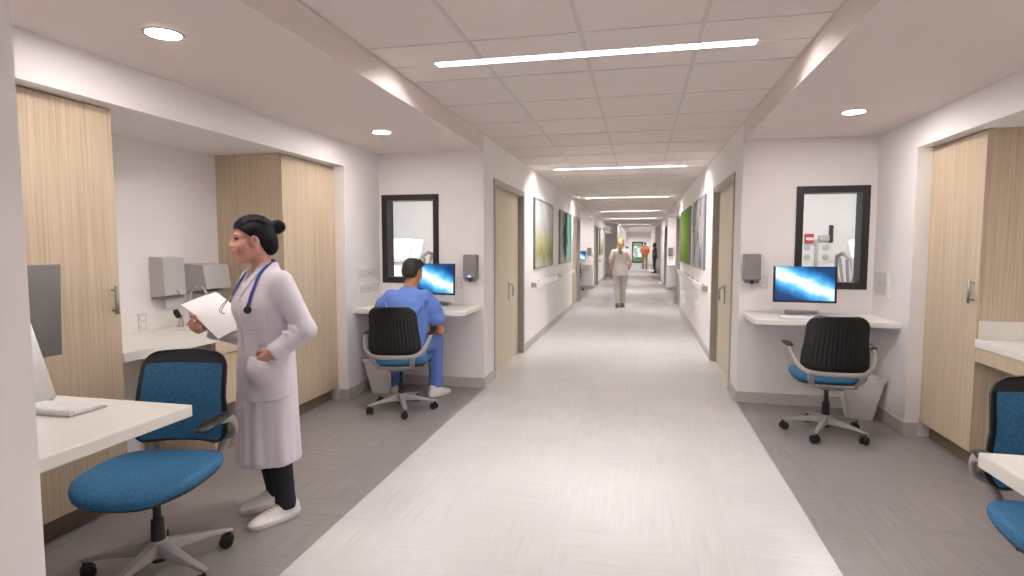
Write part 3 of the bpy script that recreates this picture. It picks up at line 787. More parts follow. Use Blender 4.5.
# ------------------------------------------------------------------ wall washers over the pictures and doors
def washer(s, y, label, x=None):
    x = X(s, DW - .34) if x is None else x; t = thing('wall_washer', label, 'downlight', (x, y, ZC))
    n = 20; b = MB(); pr = [(.036, -.006), (.046, -.006), (.047, -.001), (.036, -.001), (.036, -.006)]
    b.loft([[Vector((r_ * math.cos(2 * PI * j / n), r_ * math.sin(2 * PI * j / n), zz)) for j in range(n)] for r_, zz in pr], caps=False)
    b.build('trim_ring', 'tile', t, smooth=True)
    MB().lathe([(.036, -.004), (.036, -.001)], n).build('lens', 'wash', t)
    l = bpy.data.lights.new('wall_washer_lamp', 'SPOT'); l.energy = WASH; l.color = COOL; l.spot_size = R(100); l.spot_blend = 1.0; l.shadow_soft_size = .04
    o = bpy.data.objects.new('wall_washer_lamp', l); C.objects.link(o); o.parent = t; o.location = (0, 0, -.02)
    o.rotation_euler = (0, R(s * 14) * -1, 0)
WASH = 2.3
for s, y, l in ((-1, 7.9, 'small ceiling spotlight beside the left doorway frame'), (-1, 9.2, 'small ceiling spotlight over the pale mossy picture'),
                (-1, 12.0, 'small ceiling spotlight over the turquoise picture'), (1, 7.95, 'small ceiling spotlight beside the right doorway frame'),
                (1, 9.2, 'small ceiling spotlight over the blue grey picture'), (1, 11.9, 'small ceiling spotlight over the green picture'),
                (-1, 22.0, 'small far ceiling spotlight past the far left alcove'), (-1, 25.2, 'small ceiling spotlight at the end of the left wall'), (1, 22.5, 'small far ceiling spotlight on the right')):
    washer(s, y, l)
washer(-1, 29.0, 'tiny ceiling spotlight past the grey return wall on the left', -.85); washer(1, 35.0, 'tiny ceiling spotlight past the grey return wall on the right', .63)
for x, l in ((-.75, 'left'), (-.1, 'middle'), (.5, 'right')):  # extra spots added only to brighten the end wall
    washer(0, 45.6, 'tiny ceiling spotlight before the end window, %s of three' % l, x)
    o = [q for q in bpy.data.objects if q.name.startswith('wall_washer_lamp')][-1]
for o in bpy.data.objects:
    if o.type == 'LIGHT' and o.parent and abs(o.parent.location.y - 45.6) < .1: o.rotation_euler = (R(32), 0, 0); o.data.energy = 8
# two small white boards stand in for lit scallops on the far left wall
for k, (y, l) in enumerate(((25.0, 'small white square sign sticking out of the far left wall, nearer one'), (26.1, 'small white square sign sticking out of the far left wall, farther one'))):
    t = thing('projecting_sign', l, 'sign', (X(-1, DW), y, 2.18)); MB().box(.03, .25, -.012, .012, -.16, .16).build('sign_board', 'white', t, .003)
    MB().box(0, .032, -.02, .02, -.05, .05).build('bracket', 'disp', t, .002)
# small blue notice on the far right-hand wall behind the walking woman
t = thing('wall_notice', 'small blue and white notice on the end wall, left of the glazed end window', 'notice', (-1.0, 47, 1.32))
MB().box(-.16, .16, -.02, 0, -.12, .12).build('board', 'white', t, .003); MB().box(-.13, .13, -.024, -.019, -.06, .08).build('blue_field', 'bluepl', t)

# ------------------------------------------------------------------ patient rooms behind the windows
def bed(label, x, y, rz, head=R(52), up=.3):
    t = thing('hospital_bed', label, 'bed', (x, y, 0), rz)        # +X is the foot end
    b = MB(); b.box(-1.0, 1.0, -.42, .42, .42 + up, .48 + up); b.box(-.5, .5, -.2, .2, .2, .42 + up); b.box(-.8, .8, -.33, .33, .13, .2); b.build('bed_frame', 'white', t, .01)
    for i in (-1, 1):
        for j in (-1, 1):
            b = MB(); mt = Matrix.Rotation(PI / 2, 4, 'X'); b.lathe([(.05, -.02), (.065, -.015), (.065, .015), (.05, .02)], 18, (i * .75, j * .3, .065), mt); b.box(i * .75 - .025, i * .75 + .025, j * .3 - .025, j * .3 + .025, .10, .2); b.build('castor', 'dispdark', t, .003)
    U = Matrix.Translation((0, 0, up)); mt = U @ Matrix.Translation((-.25, 0, .5)) @ Matrix.Rotation(head, 4, 'Y') @ Matrix.Translation((.25, 0, -.5))
    MB().box(-.24, .98, -.42, .42, .482, .62, U).build('mattress', 'linen', t, .04)
    MB().box(-1.12, -.25, -.42, .42, .50, .63, mt).build('mattress_head', 'linen', t, .04)
    MB().box(-1.05, -.65, -.3, .3, .64, .74, mt).build('pillow', 'linen', t, .05)
    for j in (-1, 1):
        b = MB()
        b_ = up; P = [(a_, c_ + up) for a_, c_ in [(-.95, 1.02), (-.72, 1.06), (-.42, .98), (-.30, .78), (-.42, .62), (-.80, .62), (-.98, .80), (-.95, 1.02)]]
        b.tube([(p[0], j * .47, p[1]) for p in P], .024, 10); b.tube([(-.85, j * .47, 1.0 + up), (-.68, j * .47, .64 + up)], .018, 8); b.tube([(-.58, j * .47, .98 + up), (-.50, j * .47, .64 + up)], .018, 8); b.box(-.72, -.6, *sorted((j * .42, j * .46)), .45 + up, .66 + up)
        b.build('side_rail', 'dispdark', t, smooth=True)
    MB().box(.98, 1.03, -.42, .42, .45 + up, .95 + up).build('footboard', 'white', t, .02)
    return t
bed('white hospital bed with a dark side rail behind the left window', -3.52, 7.28, R(-90))
bed('hospital bed with a grey rail behind the right window', 2.99, 7.28, R(-90), R(50))
yb = 8.8
t = thing('sharps_box', 'small red box on the wall seen through the right window', 'box', (2.32, yb, 1.54)); MB().box(-.055, .055, -.06, 0, -.05, .08).build('box_body', 'red', t, .006); MB().box(-.05, .05, -.064, -.058, -.01, .03).build('box_flap', 'white', t, .002)
t = thing('rail_column', 'vertical grey rail on the wall seen through the right window', 'rail', (2.42, yb, 1.2)); MB().box(-.022, .022, -.04, 0, -.45, .34).build('column', 'disp', t, .004); MB().box(-.03, .03, -.055, -.04, -.46, -.40).build('clamp', 'dispdark', t, .003)
t = thing('wall_scope', 'black handset hanging on the wall seen through the right window', 'handset', (2.60, yb, 1.62)); MB().box(-.025, .025, -.05, 0, -.12, .12).build('handset_body', 'black', t, .01); MB().box(-.16, -.02, -.05, 0, -.10, -.02).build('handset_cradle', 'disp', t, .01)
t = thing('gas_outlet_panel', 'pale panel with round grey outlets seen through the right window', 'panel', (2.42, yb, 1.36)); MB().box(-.22, .22, -.012, 0, -.14, .10).build('panel_plate', 'white', t, .003)
for i in (-1, 1):
    for j in (-1, 1):
        b = MB(); b.lathe([(.04, 0), (.04, .02), (.026, .022), (.026, .03)], 16, (i * .12, -.012, j * .065), Matrix.Rotation(PI / 2, 4, 'X')); b.build('outlet', 'disp', t)

# ------------------------------------------------------------------ garden past the end window
def bush(label, x, y, h, r, seed):
    rnd = random.Random(seed); t = thing('garden_tree', label, 'tree', (x, y, -.05))
    MB().tube([(0, 0, 0), (.05, 0, h * .4), (0, .05, h * .7)], [.12, .09, .05], 10).build('trunk', 'bark', t, smooth=True)
    b = MB()
    for i in range(900):
        q = Vector((rnd.gauss(0, 1), rnd.gauss(0, 1), rnd.gauss(0, 1))).normalized() * r * rnd.random() ** .4
        c = q + Vector((0, 0, h * .62)); c.z = max(.15, c.z); s_ = .07 + .09 * rnd.random()
        a = Vector((rnd.uniform(-1, 1), rnd.uniform(-1, 1), rnd.uniform(-1, 1))).normalized(); d = a.orthogonal().normalized()
        b._add([c - a * s_, c + d * s_ * .45, c + a * s_, c - d * s_ * .45], [(0, 1, 2, 3)])
    b.build('foliage', 'leafg', t)
bush('light green tree outside the end window', -.9, 51, 3.2, 1.6, 3)
bush('light green tree outside the end window, right one', 1.5, 53, 3.6, 1.8, 5)

# ------------------------------------------------------------------ people: smooth distance fields meshed as one skin
def V3(*a): return np.array(a, dtype=np.float32)
class Field:
    def __init__(s, mats): s.ops = []; s.mats = mats; s.T = [Matrix.Identity(4)]
    def push(s, m): s.T.append(s.T[-1] @ m)
    def pop(s): s.T.pop()
    def pt(s, p): q = s.T[-1] @ Vector(p); return V3(*q)
    def _add(s, fn, lo, hi, k, mat, op): s.ops.append((fn, lo, hi, k, s.mats.index(mat) if mat else 0, op))
    def cap(s, a, b, ra, rb=None, k=.02, mat=None, op='u', flat=None, ax=None):
        """tapered capsule; flat<1 squashes it along the direction ax"""
        rb = ra if rb is None else rb; A, B = s.pt(a), s.pt(b); ab = B - A; L2 = max(float(ab @ ab), 1e-9); r = max(ra, rb)
        if flat: n = Vector(ax); n = s.T[-1].to_3x3() @ n; n.normalize(); n = V3(*n)
        def fn(x, y, z):
            px, py, pz = x - A[0], y - A[1], z - A[2]
            t = np.clip((px * ab[0] + py * ab[1] + pz * ab[2]) / L2, 0, 1)
            qx, qy, qz = px - t * ab[0], py - t * ab[1], pz - t * ab[2]; d2 = qx * qx + qy * qy + qz * qz
            if flat:
                h = qx * n[0] + qy * n[1] + qz * n[2]; d2 = d2 + h * h * (1 / flat ** 2 - 1)
            return np.sqrt(d2) - (ra + (rb - ra) * t)
        s._add(fn, np.minimum(A, B) - r, np.maximum(A, B) + r, k, mat, op)
    def chain(s, pts, rs, **kw):
        for i in range(len(pts) - 1): s.cap(pts[i], pts[i + 1], rs[i], rs[i + 1], **kw)
    def ell(s, c, r, rot=(0, 0, 0), k=.02, mat=None, op='u'):
        from mathutils import Euler
        m = s.T[-1] @ Matrix.Translation(c) @ Euler(rot).to_matrix().to_4x4(); inv = np.array(m.inverted(), dtype=np.float32)
        c0 = V3(*m.translation); r3 = V3(*r); R_ = float(max(r)); mn = float(min(r))
        def fn(x, y, z):
            u = (inv[0, 0] * x + inv[0, 1] * y + inv[0, 2] * z + inv[0, 3]) / r3[0]; v = (inv[1, 0] * x + inv[1, 1] * y + inv[1, 2] * z + inv[1, 3]) / r3[1]
            w_ = (inv[2, 0] * x + inv[2, 1] * y + inv[2, 2] * z + inv[2, 3]) / r3[2]
            k0 = np.sqrt(u * u + v * v + w_ * w_); k1 = np.sqrt((u / r3[0]) ** 2 + (v / r3[1]) ** 2 + (w_ / r3[2]) ** 2)
            return k0 * (k0 - 1) / np.maximum(k1, 1e-6)
        s._add(fn, c0 - R_, c0 + R_, k, mat, op)
    def loft(s, secs, k=.02, mat=None, op='u', p=2.0):
        """stack of ovals (z, cx, cy, rx, ry) in the current frame"""
        a = np.array(secs, dtype=np.float32); a = a[np.argsort(a[:, 0])]; m = s.T[-1]; inv = np.array(m.inverted(), dtype=np.float32)
        zs = np.linspace(a[0, 0], a[-1, 0], 160); cols = []
        for c in range(1, 5):
            v = np.interp(zs, a[:, 0], a[:, c]); kk = np.ones(9) / 9; cols.append(np.convolve(np.pad(v, 4, 'edge'), kk, 'valid'))
        def fn(x, y, z):
            u = inv[0, 0] * x + inv[0, 1] * y + inv[0, 2] * z + inv[0, 3]; v = inv[1, 0] * x + inv[1, 1] * y + inv[1, 2] * z + inv[1, 3]
            w_ = inv[2, 0] * x + inv[2, 1] * y + inv[2, 2] * z + inv[2, 3]
            cx, cy, rx, ry = [np.interp(w_, zs, c).astype(np.float32) for c in cols]
            q = (np.abs((u - cx) / rx) ** p + np.abs((v - cy) / ry) ** p) ** (1 / p)
            d = (q - 1) * np.minimum(rx, ry)
            return np.maximum(d, np.maximum(a[0, 0] - w_, w_ - a[-1, 0]))
        pts = []
        for row in a:
            for sx in (-1, 1):
                for sy in (-1, 1): pts.append(s.pt((row[1] + sx * row[3], row[2] + sy * row[4], row[0])))
        pts = np.array(pts); s._add(fn, pts.min(0), pts.max(0), k, mat, op)
    def box(s, c, h, rot=(0, 0, 0), r=.01, k=.01, mat=None, op='u'):
        from mathutils import Euler
        m = s.T[-1] @ Matrix.Translation(c) @ Euler(rot).to_matrix().to_4x4(); inv = np.array(m.inverted(), dtype=np.float32); R_ = float(np.linalg.norm(h)); c0 = V3(*m.translation)
        def fn(x, y, z):
            q = [np.abs(inv[i, 0] * x + inv[i, 1] * y + inv[i, 2] * z + inv[i, 3]) - (h[i] - r) for i in range(3)]
            out = np.sqrt(sum(np.maximum(t, 0) ** 2 for t in q)); return out + np.minimum(np.maximum(q[0], np.maximum(q[1], q[2])), 0) - r
        s._add(fn, c0 - R_, c0 + R_, k, mat, op)
    def plane(s, p, n, op='i', k=.004):        # keep only the side the normal points away from
        P = s.pt(p); nn = s.T[-1].to_3x3() @ Vector(n); nn.normalize(); nn = V3(*nn)
        s._add(lambda x, y, z: (x - P[0]) * nn[0] + (y - P[1]) * nn[1] + (z - P[2]) * nn[2], None, None, k, None, op)
    def custom(s, fn, op='i', k=.004, mat=None): s._add(fn, None, None, k, mat, op)
    def value(s, x, y, z, upto=None):
        f = None
        for fn, lo, hi, k, mi, op in s.ops:
            d = fn(x, y, z)
            if f is None: f = d; continue
            if op == 'u': h = np.clip(.5 + .5 * (f - d) / k, 0, 1); f = d * h + f * (1 - h) - k * h * (1 - h)
            elif op == 's': h = np.clip(.5 - .5 * (f + d) / k, 0, 1); f = f * (1 - h) - d * h + k * h * (1 - h)
            else: f = np.maximum(f, d)
        return f
    def mesh(s, name, h, parent, smooth_it=2):
        us = [o for o in s.ops if o[5] == 'u']
        lo = np.min([o[1] for o in us], 0) - 4 * h; hi = np.max([o[2] for o in us], 0) + 4 * h
        n = np.ceil((hi - lo) / h).astype(int) + 1
        ax = [(lo[i] + h * np.arange(n[i])).astype(np.float32) for i in range(3)]
        f = np.full(n, 1e3, np.float32); mt = np.zeros(n, np.uint8)
        for fn, l, g, k, mi, op in s.ops:
            if l is None: sl = tuple(slice(0, n[i]) for i in range(3))
            else:
                e = k + 3 * h; a = np.maximum(((l - e - lo) / h).astype(int), 0); b = np.minimum(np.ceil((g + e - lo) / h).astype(int) + 1, n)
                if (b <= a).any(): continue
                sl = tuple(slice(a[i], b[i]) for i in range(3))
            d = fn(ax[0][sl[0]][:, None, None], ax[1][sl[1]][None, :, None], ax[2][sl[2]][None, None, :]); cur = f[sl]
            if op == 'u':
                hh = np.clip(.5 + .5 * (cur - d) / k, 0, 1); new = d < cur; f[sl] = d * hh + cur * (1 - hh) - k * hh * (1 - hh); mt[sl][new] = mi
            elif op == 's':
                hh = np.clip(.5 - .5 * (cur + d) / k, 0, 1); f[sl] = cur * (1 - hh) - d * hh + k * hh * (1 - hh)
            else: f[sl] = np.maximum(cur, d)
        S = f < 0
        cnt = np.zeros(n - 1, np.uint8)
        for i in (0, 1):
            for j in (0, 1):
                for k in (0, 1): cnt += S[i:n[0] - 1 + i, j:n[1] - 1 + j, k:n[2] - 1 + k]
        act = (cnt > 0) & (cnt < 8); idx = np.argwhere(act); acc = np.zeros((len(idx), 3)); num = np.zeros(len(idx)); best = np.full(len(idx), 1e9); vm = np.zeros(len(idx), np.uint8)
        cs = [(i, j, k) for i in (0, 1) for j in (0, 1) for k in (0, 1)]
        val = {c: f[idx[:, 0] + c[0], idx[:, 1] + c[1], idx[:, 2] + c[2]] for c in cs}
        for c in cs:
            m_ = mt[idx[:, 0] + c[0], idx[:, 1] + c[1], idx[:, 2] + c[2]]; q = np.abs(val[c]); w = q < best; best[w] = q[w]; vm[w] = m_[w]
        for a in cs:
            for d in range(3):
                if a[d]: continue
                b = tuple(a[i] + (i == d) for i in range(3)); fa, fb = val[a], val[b]; cr = (fa < 0) != (fb < 0)
                t = np.where(cr, fa / np.where(cr, fa - fb, 1), 0); p = np.array(a)[None, :] + t[:, None] * (np.array(b) - np.array(a))[None, :]
                acc += np.where(cr[:, None], p, 0); num += cr
        co = (acc / num[:, None] + idx) * h + lo
        vid = np.full(n - 1, -1, np.int32); vid[act] = np.arange(len(idx)); Q = []
        for d in range(3):
            u, v = (d + 1) % 3, (d + 2) % 3; s0 = [slice(None)] * 3; s1 = [slice(None)] * 3; s0[d] = slice(0, -1); s1[d] = slice(1, None)
            cr = S[tuple(s0)] != S[tuple(s1)]; e = np.argwhere(cr); ok = (e[:, u] > 0) & (e[:, v] > 0) & (e[:, u] < n[u] - 1) & (e[:, v] < n[v] - 1); e = e[ok]
            ins = S[tuple(e.T)]
            def cell(du, dv): q = e.copy(); q[:, u] += du; q[:, v] += dv; return vid[tuple(q.T)]
            q = np.stack([cell(-1, -1), cell(0, -1), cell(0, 0), cell(-1, 0)], 1); q[~ins] = q[~ins][:, ::-1]; Q.append(q)
        Q = np.concatenate(Q)
        if smooth_it:        # relax the stair steps of the grid
            E_ = np.concatenate([Q[:, [0, 1]], Q[:, [1, 2]], Q[:, [2, 3]], Q[:, [3, 0]]]); deg = np.bincount(E_.ravel(), minlength=len(co))
            for it in range(smooth_it):
                sm = np.zeros_like(co)
                for c in range(3): sm[:, c] = np.bincount(E_[:, 0], co[E_[:, 1], c], len(co)) + np.bincount(E_[:, 1], co[E_[:, 0], c], len(co))
                lam = .5 if it % 2 == 0 else -.52
                co = co + lam * (sm / deg[:, None] - co)
        me = bpy.data.meshes.new(name); me.vertices.add(len(co)); me.vertices.foreach_set('co', co.astype(np.float32).ravel())
        me.loops.add(len(Q) * 4); me.loops.foreach_set('vertex_index', Q.ravel().astype(np.int32)); me.polygons.add(len(Q))
        me.polygons.foreach_set('loop_start', np.arange(0, len(Q) * 4, 4, dtype=np.int32)); me.polygons.foreach_set('loop_total', np.full(len(Q), 4, dtype=np.int32))
        for m_ in s.mats: me.materials.append(M[m_])
        me.polygons.foreach_set('material_index', vm[Q[:, 0]].astype(np.int32)); me.polygons.foreach_set('use_smooth', np.ones(len(Q), bool))
        me.update(calc_edges=True); me.validate()
        o = bpy.data.objects.new(name, me); C.objects.link(o); o.parent = parent; return o

def head(F, skin, hair, female=True, eyes=True):
    """head in its own frame: +X face, Z up, origin midway between the ears at eye height"""
    F.ell((-.014, 0, .030), (.092, .072, .083), k=.02, mat=skin)
    F.ell((.030, 0, -.028), (.058, .055, .082), k=.03, mat=skin)
    for s in (-1, 1):
        F.cap((-.002, s * .050, -.050), (.052, s * .016, -.096), .019, .017, k=.03, mat=skin)
        F.ell((.055, s * .036, -.030), (.024, .022, .022), k=.025, mat=skin)
        F.cap((.078, s * .012, .020), (.060, s * .046, .020), .009, .009, k=.02, mat=skin)
    F.ell((.066, 0, -.098), (.020, .022, .017), k=.022, mat=skin)
    for s in (-1, 1): F.ell((.090, s * .031, -.001), (.014, .016, .010), k=.012, op='s')
    if eyes:
        for s in (-1, 1):
            F.ell((.0705, s * .031, .000), (.0115, .0125, .0065), k=.003, mat='eyew'); F.ell((.0795, s * .0315, .000), (.0045, .0055, .0065), k=.001, mat='iris')
            F.cap((.0815, s * .019, .0070), (.070, s * .048, .0062), .0048, .0040, k=.004, mat=hair)
            F.cap((.0865, s * .014, .0235), (.071, s * .050, .0255), .0048, .0036, k=.003, mat=hair)
    F.cap((.084, 0, .010), (.104, 0, -.026), .0085, .0115, k=.014, mat=skin)
    for s in (-1, 1): F.ell((.092, s * .012, -.031), (.012, .008, .009), k=.010, mat=skin)
    F.ell((.079, 0, -.062), (.018, .026, .018), k=.016, mat=skin)
    lip = 'lips' if 'lips' in F.mats else skin
    F.ell((.0915, 0, -.0575), (.008, .021, .006), k=.004, mat=lip); F.ell((.0895, 0, -.0685), (.009, .018, .0068), k=.004, mat=lip)
    for s in (-1, 1):
        F.ell((-.006, s * .075, -.008), (.022, .011, .033), rot=(0, .18, s * .30), k=.006, mat=skin); F.ell((-.001, s * .081, -.004), (.009, .005, .015), k=.006, op='s')
def hand(F, skin, wrist, aim, nrm, side, size=1.0, curl=(.35, .5, .4), spread=.09, thumb=.5):
    """wrist point, aim = along the palm, nrm = out of the palm's face, side=+1 if the thumb leaves towards aim x nrm"""
    a = Vector(aim).normalized(); n = Vector(nrm); n = (n - a * n.dot(a)).normalized(); t = a.cross(n) * side
    m = Matrix((t, a, n)).transposed().to_4x4(); m.translation = Vector(wrist)      # local: x thumb side, y along, z out of the palm
    F.push(m @ Matrix.Scale(size, 4))
    F.cap((0, -.02, 0), (0, .02, 0), .026, .027, k=.012, mat=skin, flat=.75, ax=(0, 0, 1))
    F.cap((.014, .03, 0), (.022, .082, -.002), .021, .019, k=.018, mat=skin, flat=.72, ax=(0, 0, 1)); F.cap((-.012, .028, 0), (-.022, .076, -.002), .021, .018, k=.018, mat=skin, flat=.72, ax=(0, 0, 1))
    F.cap((.0, .03, 0), (.0, .084, -.002), .021, .019, k=.018, mat=skin, flat=.72, ax=(0, 0, 1))
    for x, L, ya in ((.029, .066, .086), (.0098, .075, .091), (-.0098, .070, .088), (-.028, .054, .080)):
        p = Vector((x, ya, -.001)); ang = 0.0; r = .0088
        for i, (fr, c) in enumerate(zip((.46, .31, .23), curl)):
            ang += c; d = Vector((math.sin(spread) * x / .029 * (1 if i == 0 else .3), math.cos(ang), math.sin(ang))).normalized(); q = p + d * L * fr
            F.cap(p, q, r, r - .0008, k=.0035, mat=skin); p = q; r -= .0008
    F.chain([(.024, .022, .006), (.046, .050, .012 + .02 * thumb), (.050, .078, .016 + .035 * thumb), (.044, .098, .020 + .045 * thumb)], [.015, .0115, .0100, .0085], k=.006, mat=skin)
    F.pop()
def shoe(F, mat, sole, ankle, aim, L=.255, w=.046, h=.075):
    """low shoe; ankle point projected on the floor, aim along the toes"""
    a = Vector((aim[0], aim[1], 0)).normalized(); m = Matrix((a, Vector((-a.y, a.x, 0)), Vector((0, 0, 1)))).transposed().to_4x4(); m.translation = Vector((ankle[0], ankle[1], ankle[2]))
    F.push(m); f = L / .255
    F.loft([(0.001, .055 * f, 0, .128 * f, w), (.012, .055 * f, 0, .130 * f, w + .002), (.022, .055 * f, 0, .127 * f, w - .001)], k=.004, mat=sole, p=2.6)
    F.ell((-.022 * f, 0, .046), (.064 * f, w * .90, .046), k=.03, mat=mat); F.ell((.085 * f, 0, .030), (.094 * f, w * .96, .032), k=.035, mat=mat)
    F.cap((-.028 * f, 0, .05), (-.03 * f, 0, h), .040, .042, k=.02, mat=mat); F.cap((-.005 * f, 0, .068), (.085 * f, 0, .046), .034, .024, k=.025, mat=mat)
    for i in range(4): F.cap((.022 + .020 * i, -.018, .094 - .0075 * i), (.022 + .020 * i, .018, .094 - .0075 * i), .004, .0035, k=.003, mat=sole)
    F.plane((0, 0, 0), (0, 0, -1)); F.pop()

# ---- the woman in the white coat
DX, DY, DH_ = -1.945, 2.655, 240
doc = thing('person', 'woman in a long white coat, hair in a bun, reading papers beside the counter', 'person', (DX, DY, 0), R(DH_))
HD = Matrix.Translation((.040, 0, 1.483)) @ Matrix.Rotation(R(-20), 4, 'Z') @ Matrix.Rotation(R(3), 4, 'Y')
Sh = {1: (-.030, .165, 1.262), -1: (-.020, -.165, 1.262)}
El = {1: (-.112, .238, 1.018), -1: (-.060, -.240, .920)}
Wr = {1: (.026, .200, .918), -1: (.140, -.300, .990)}
F = Field(['skin', 'lips', 'eyew', 'iris', 'hair'])
F.push(HD); head(F, 'skin', 'hair'); F.pop()
F.cap((.012, 0, 1.430), (-.018, 0, 1.300), .045, .050, k=.03, mat='skin')
F.loft([(.80, 0, 0, .085, .13), (.95, 0, 0, .085, .115), (1.15, .0, 0, .085, .125), (1.27, -.02, 0, .07, .14), (1.325, -.02, 0, .055, .10)], k=.03, mat='skin')
for s in (1, -1):
    F.chain([Sh[s], El[s], Wr[s]], [.042, .034, .024], k=.02, mat='skin')
    F.chain([(0, s * .085, .86), (-.01, s * .085, .48), (-.045 if s > 0 else -.085, s * .108 if s > 0 else -.090, .09)], [.08, .050, .034], k=.03, mat='skin')
    F.cap((-.045 if s > 0 else -.085, s * .108 if s > 0 else -.09, .085), (.05 if s > 0 else .01, s * .112 if s > 0 else -.094, .034), .026, .016, k=.02, mat='skin')
hand(F, 'skin', Wr[1], (.50, -.60, -.62), (-.5, -.75, .2), -1, .95, curl=(.25, .3, .25), thumb=.2)
# right hand closes on the edge of the papers
P0, P1, P2 = Vector((.277, -.36, 1.14)), Vector((.072, -.43, 1.20)), Vector((.157, -.18, .961))      # top left, top right, lower corner
pn = (P1 - P0).cross(P2 - P0).normalized()
if pn.z < 0: pn = -pn
ep = P0.lerp(P2, .53); inn = (P1 - P0).normalized()
hand(F, 'skin', ep - inn * -.052 - pn * .045, -inn + pn * .10, pn, 1, .95, curl=(.75, 1.15, .9), spread=.05, thumb=1.0)
body = F.mesh('body', .005, doc)
# hair: a cap swept back to a low bun
F = Field(['hair']); F.push(HD)
F.ell((-.020, 0, .040), (.097, .081, .089), k=.02, mat='hair'); F.ell((.020, 0, .064), (.062, .069, .050), k=.03, mat='hair')
F.ell((.020, .050, .040), (.056, .034, .036), rot=(0, .55, -.25), k=.02, mat='hair'); F.ell((.020, -.050, .040), (.056, .034, .036), rot=(0, .55, .25), k=.02, mat='hair')
c, s0 = HD.inverted(), None
inv = np.array((HD).inverted(), dtype=np.float32)
def hairline(x, y, z):
    u = inv[0, 0] * x + inv[0, 1] * y + inv[0, 2] * z + inv[0, 3]; v = inv[1, 0] * x + inv[1, 1] * y + inv[1, 2] * z + inv[1, 3]; w = inv[2, 0] * x + inv[2, 1] * y + inv[2, 2] * z + inv[2, 3]
    part = .010 * np.maximum(0, 1 - ((v + .02) / .03) ** 2)
    line = np.where(u > 0, .78 * u + .006 - part, np.where(u > -.028, .3 * u + .006, 2.1 * (u + .028) - .002))
    return (line - w) * .75
F.custom(hairline)
F.ell((-.082, 0, -.035), (.042, .052, .052), k=.03, mat='hair'); F.ell((-.062, 0, .0), (.055, .070, .055), k=.02, mat='hair')
F.pop(); F.push(HD)
F.ell((-.128, .0, .062), (.040, .038, .036), k=.012, mat='hair'); F.cap((-.085, 0, .05), (-.12, 0, .06), .026, .026, k=.015, mat='hair')
for a in range(7):
    q = 2 * PI * a / 7; F.cap((-.128 + .028 * math.cos(q), -.024, .062 + .028 * math.sin(q)), (-.130 + .022 * math.cos(q + .9), .026, .062 + .022 * math.sin(q + .9)), .012, .010, k=.006, mat='hair')
for a in range(9):      # locks combed back over the crown
    y0 = -.064 + .016 * a; top = .118 - 5.2 * y0 * y0
    F.chain([(.066 - 4 * y0 * y0, y0 * .9, .082 - 3 * y0 * y0), (.040, y0, top - .010), (.010, y0, top + .000), (-.025, y0, top + .001), (-.060, y0 * .95, top - .012), (-.100, y0 * .55, .070)], [.005, .008, .009, .009, .009, .007], k=.008, mat='hair')
F.pop(); F.mesh('hair', .004, doc, 1)
# coat
def coat_field():
    F = Field(['coat'])
    F.loft([(.310, -.010, 0, .150, .185), (.50, -.014, 0, .146, .180), (.70, -.016, 0, .142, .176), (.86, -.018, 0, .136, .168), (.98, -.016, 0, .130, .160), (1.12, .002, 0, .120, .164), (1.22, -.006, 0, .106, .170), (1.285, -.018, 0, .085, .150), (1.33, -.024, 0, .066, .098), (1.365, -.026, 0, .056, .064)], k=.02, mat='coat')
    for s in (1, -1): F.ell((.065, s * .065, 1.135), (.055, .062, .065), k=.06, mat='coat')
    for s in (1, -1):
        F.chain([(Sh[s][0], s * .150, 1.262), El[s]], [.066, .056], k=.035, mat='coat')
        w = Vector(Wr[s]); e = Vector(El[s]); F.cap(e, e.lerp(w, .97), .056, .046, k=.02, mat='coat')
        d = (w - e).normalized(); q = e.lerp(w, .93); F.cap(q, q + d * .012, .050, .050, k=.008, mat='coat')
        for i, (t, r) in enumerate(((.06, .014), (.28, .012), (.5, .010))):      # folds at the crook of the arm
            q = e.lerp(w, t); n = Vector((-d.z, 0, d.x)); F.cap(q + n * .050 + Vector((0, .025, 0)), q + n * .046 - Vector((0, .03, -.012)), r, r * .6, k=.015, mat='coat')
    for k, (y, z0, z1, xo) in enumerate(((.115, .34, .66, .098), (.045, .335, .62, .132), (-.06, .335, .66, .126), (.168, .34, .74, .0), (.13, .335, .70, -.11), (.03, .335, .72, -.155), (-.09, .335, .70, -.136))):
        F.cap((xo, y, z0), (xo * .93, y * .9, z1), .018, .006, k=.03, mat='coat')
    F.ell((.074, .126, .818), (.056, .040, .052), k=.045, mat='coat')      # the hand in the pocket
    # the neck opening and the hollow below the hem
    F.ell((.040, 0, 1.385), (.056, .050, .075), rot=(0, -.35, 0), k=.012, op='s')
    F.cap((.055, 0, 1.33), (.118, 0, 1.225), .030, .006, k=.008, op='s')
    F.loft([(.24, -.010, 0, .139, .174), (.50, -.014, 0, .128, .16)], k=.01, op='s')
    for s in (1, -1): w = Vector(Wr[s]); e = Vector(El[s]); d = (w - e).normalized(); F.cap(e.lerp(w, .90), w + d * .05, .036, .038, k=.006, op='s')
    return F
CF = coat_field(); coat = CF.mesh('lab_coat', .005, doc)
def patch(name, boxes, grow=.006, mat='coat'):
    """a piece of cloth laid on the coat, bounded by a box"""
    F = Field([mat]); F.ops = [(lambda x, y, z: CF.value(x, y, z) - grow, *boxes, .001, 0, 'u')]; return F
def box_clip(F, c, h, rot=(0, 0, 0)): F.box(c, h, rot, r=.012, op='i')
def clip_all(F, c, h, rot=(0, 0, 0)):
    from mathutils import Euler
    m = Matrix.Translation(c) @ Euler(rot).to_matrix().to_4x4(); iv = np.array(m.inverted(), dtype=np.float32)
    def fn(x, y, z):
        q = [np.abs(iv[i, 0] * x + iv[i, 1] * y + iv[i, 2] * z + iv[i, 3]) - h[i] for i in range(3)]; return np.maximum(q[0], np.maximum(q[1], q[2]))
    F.custom(fn)
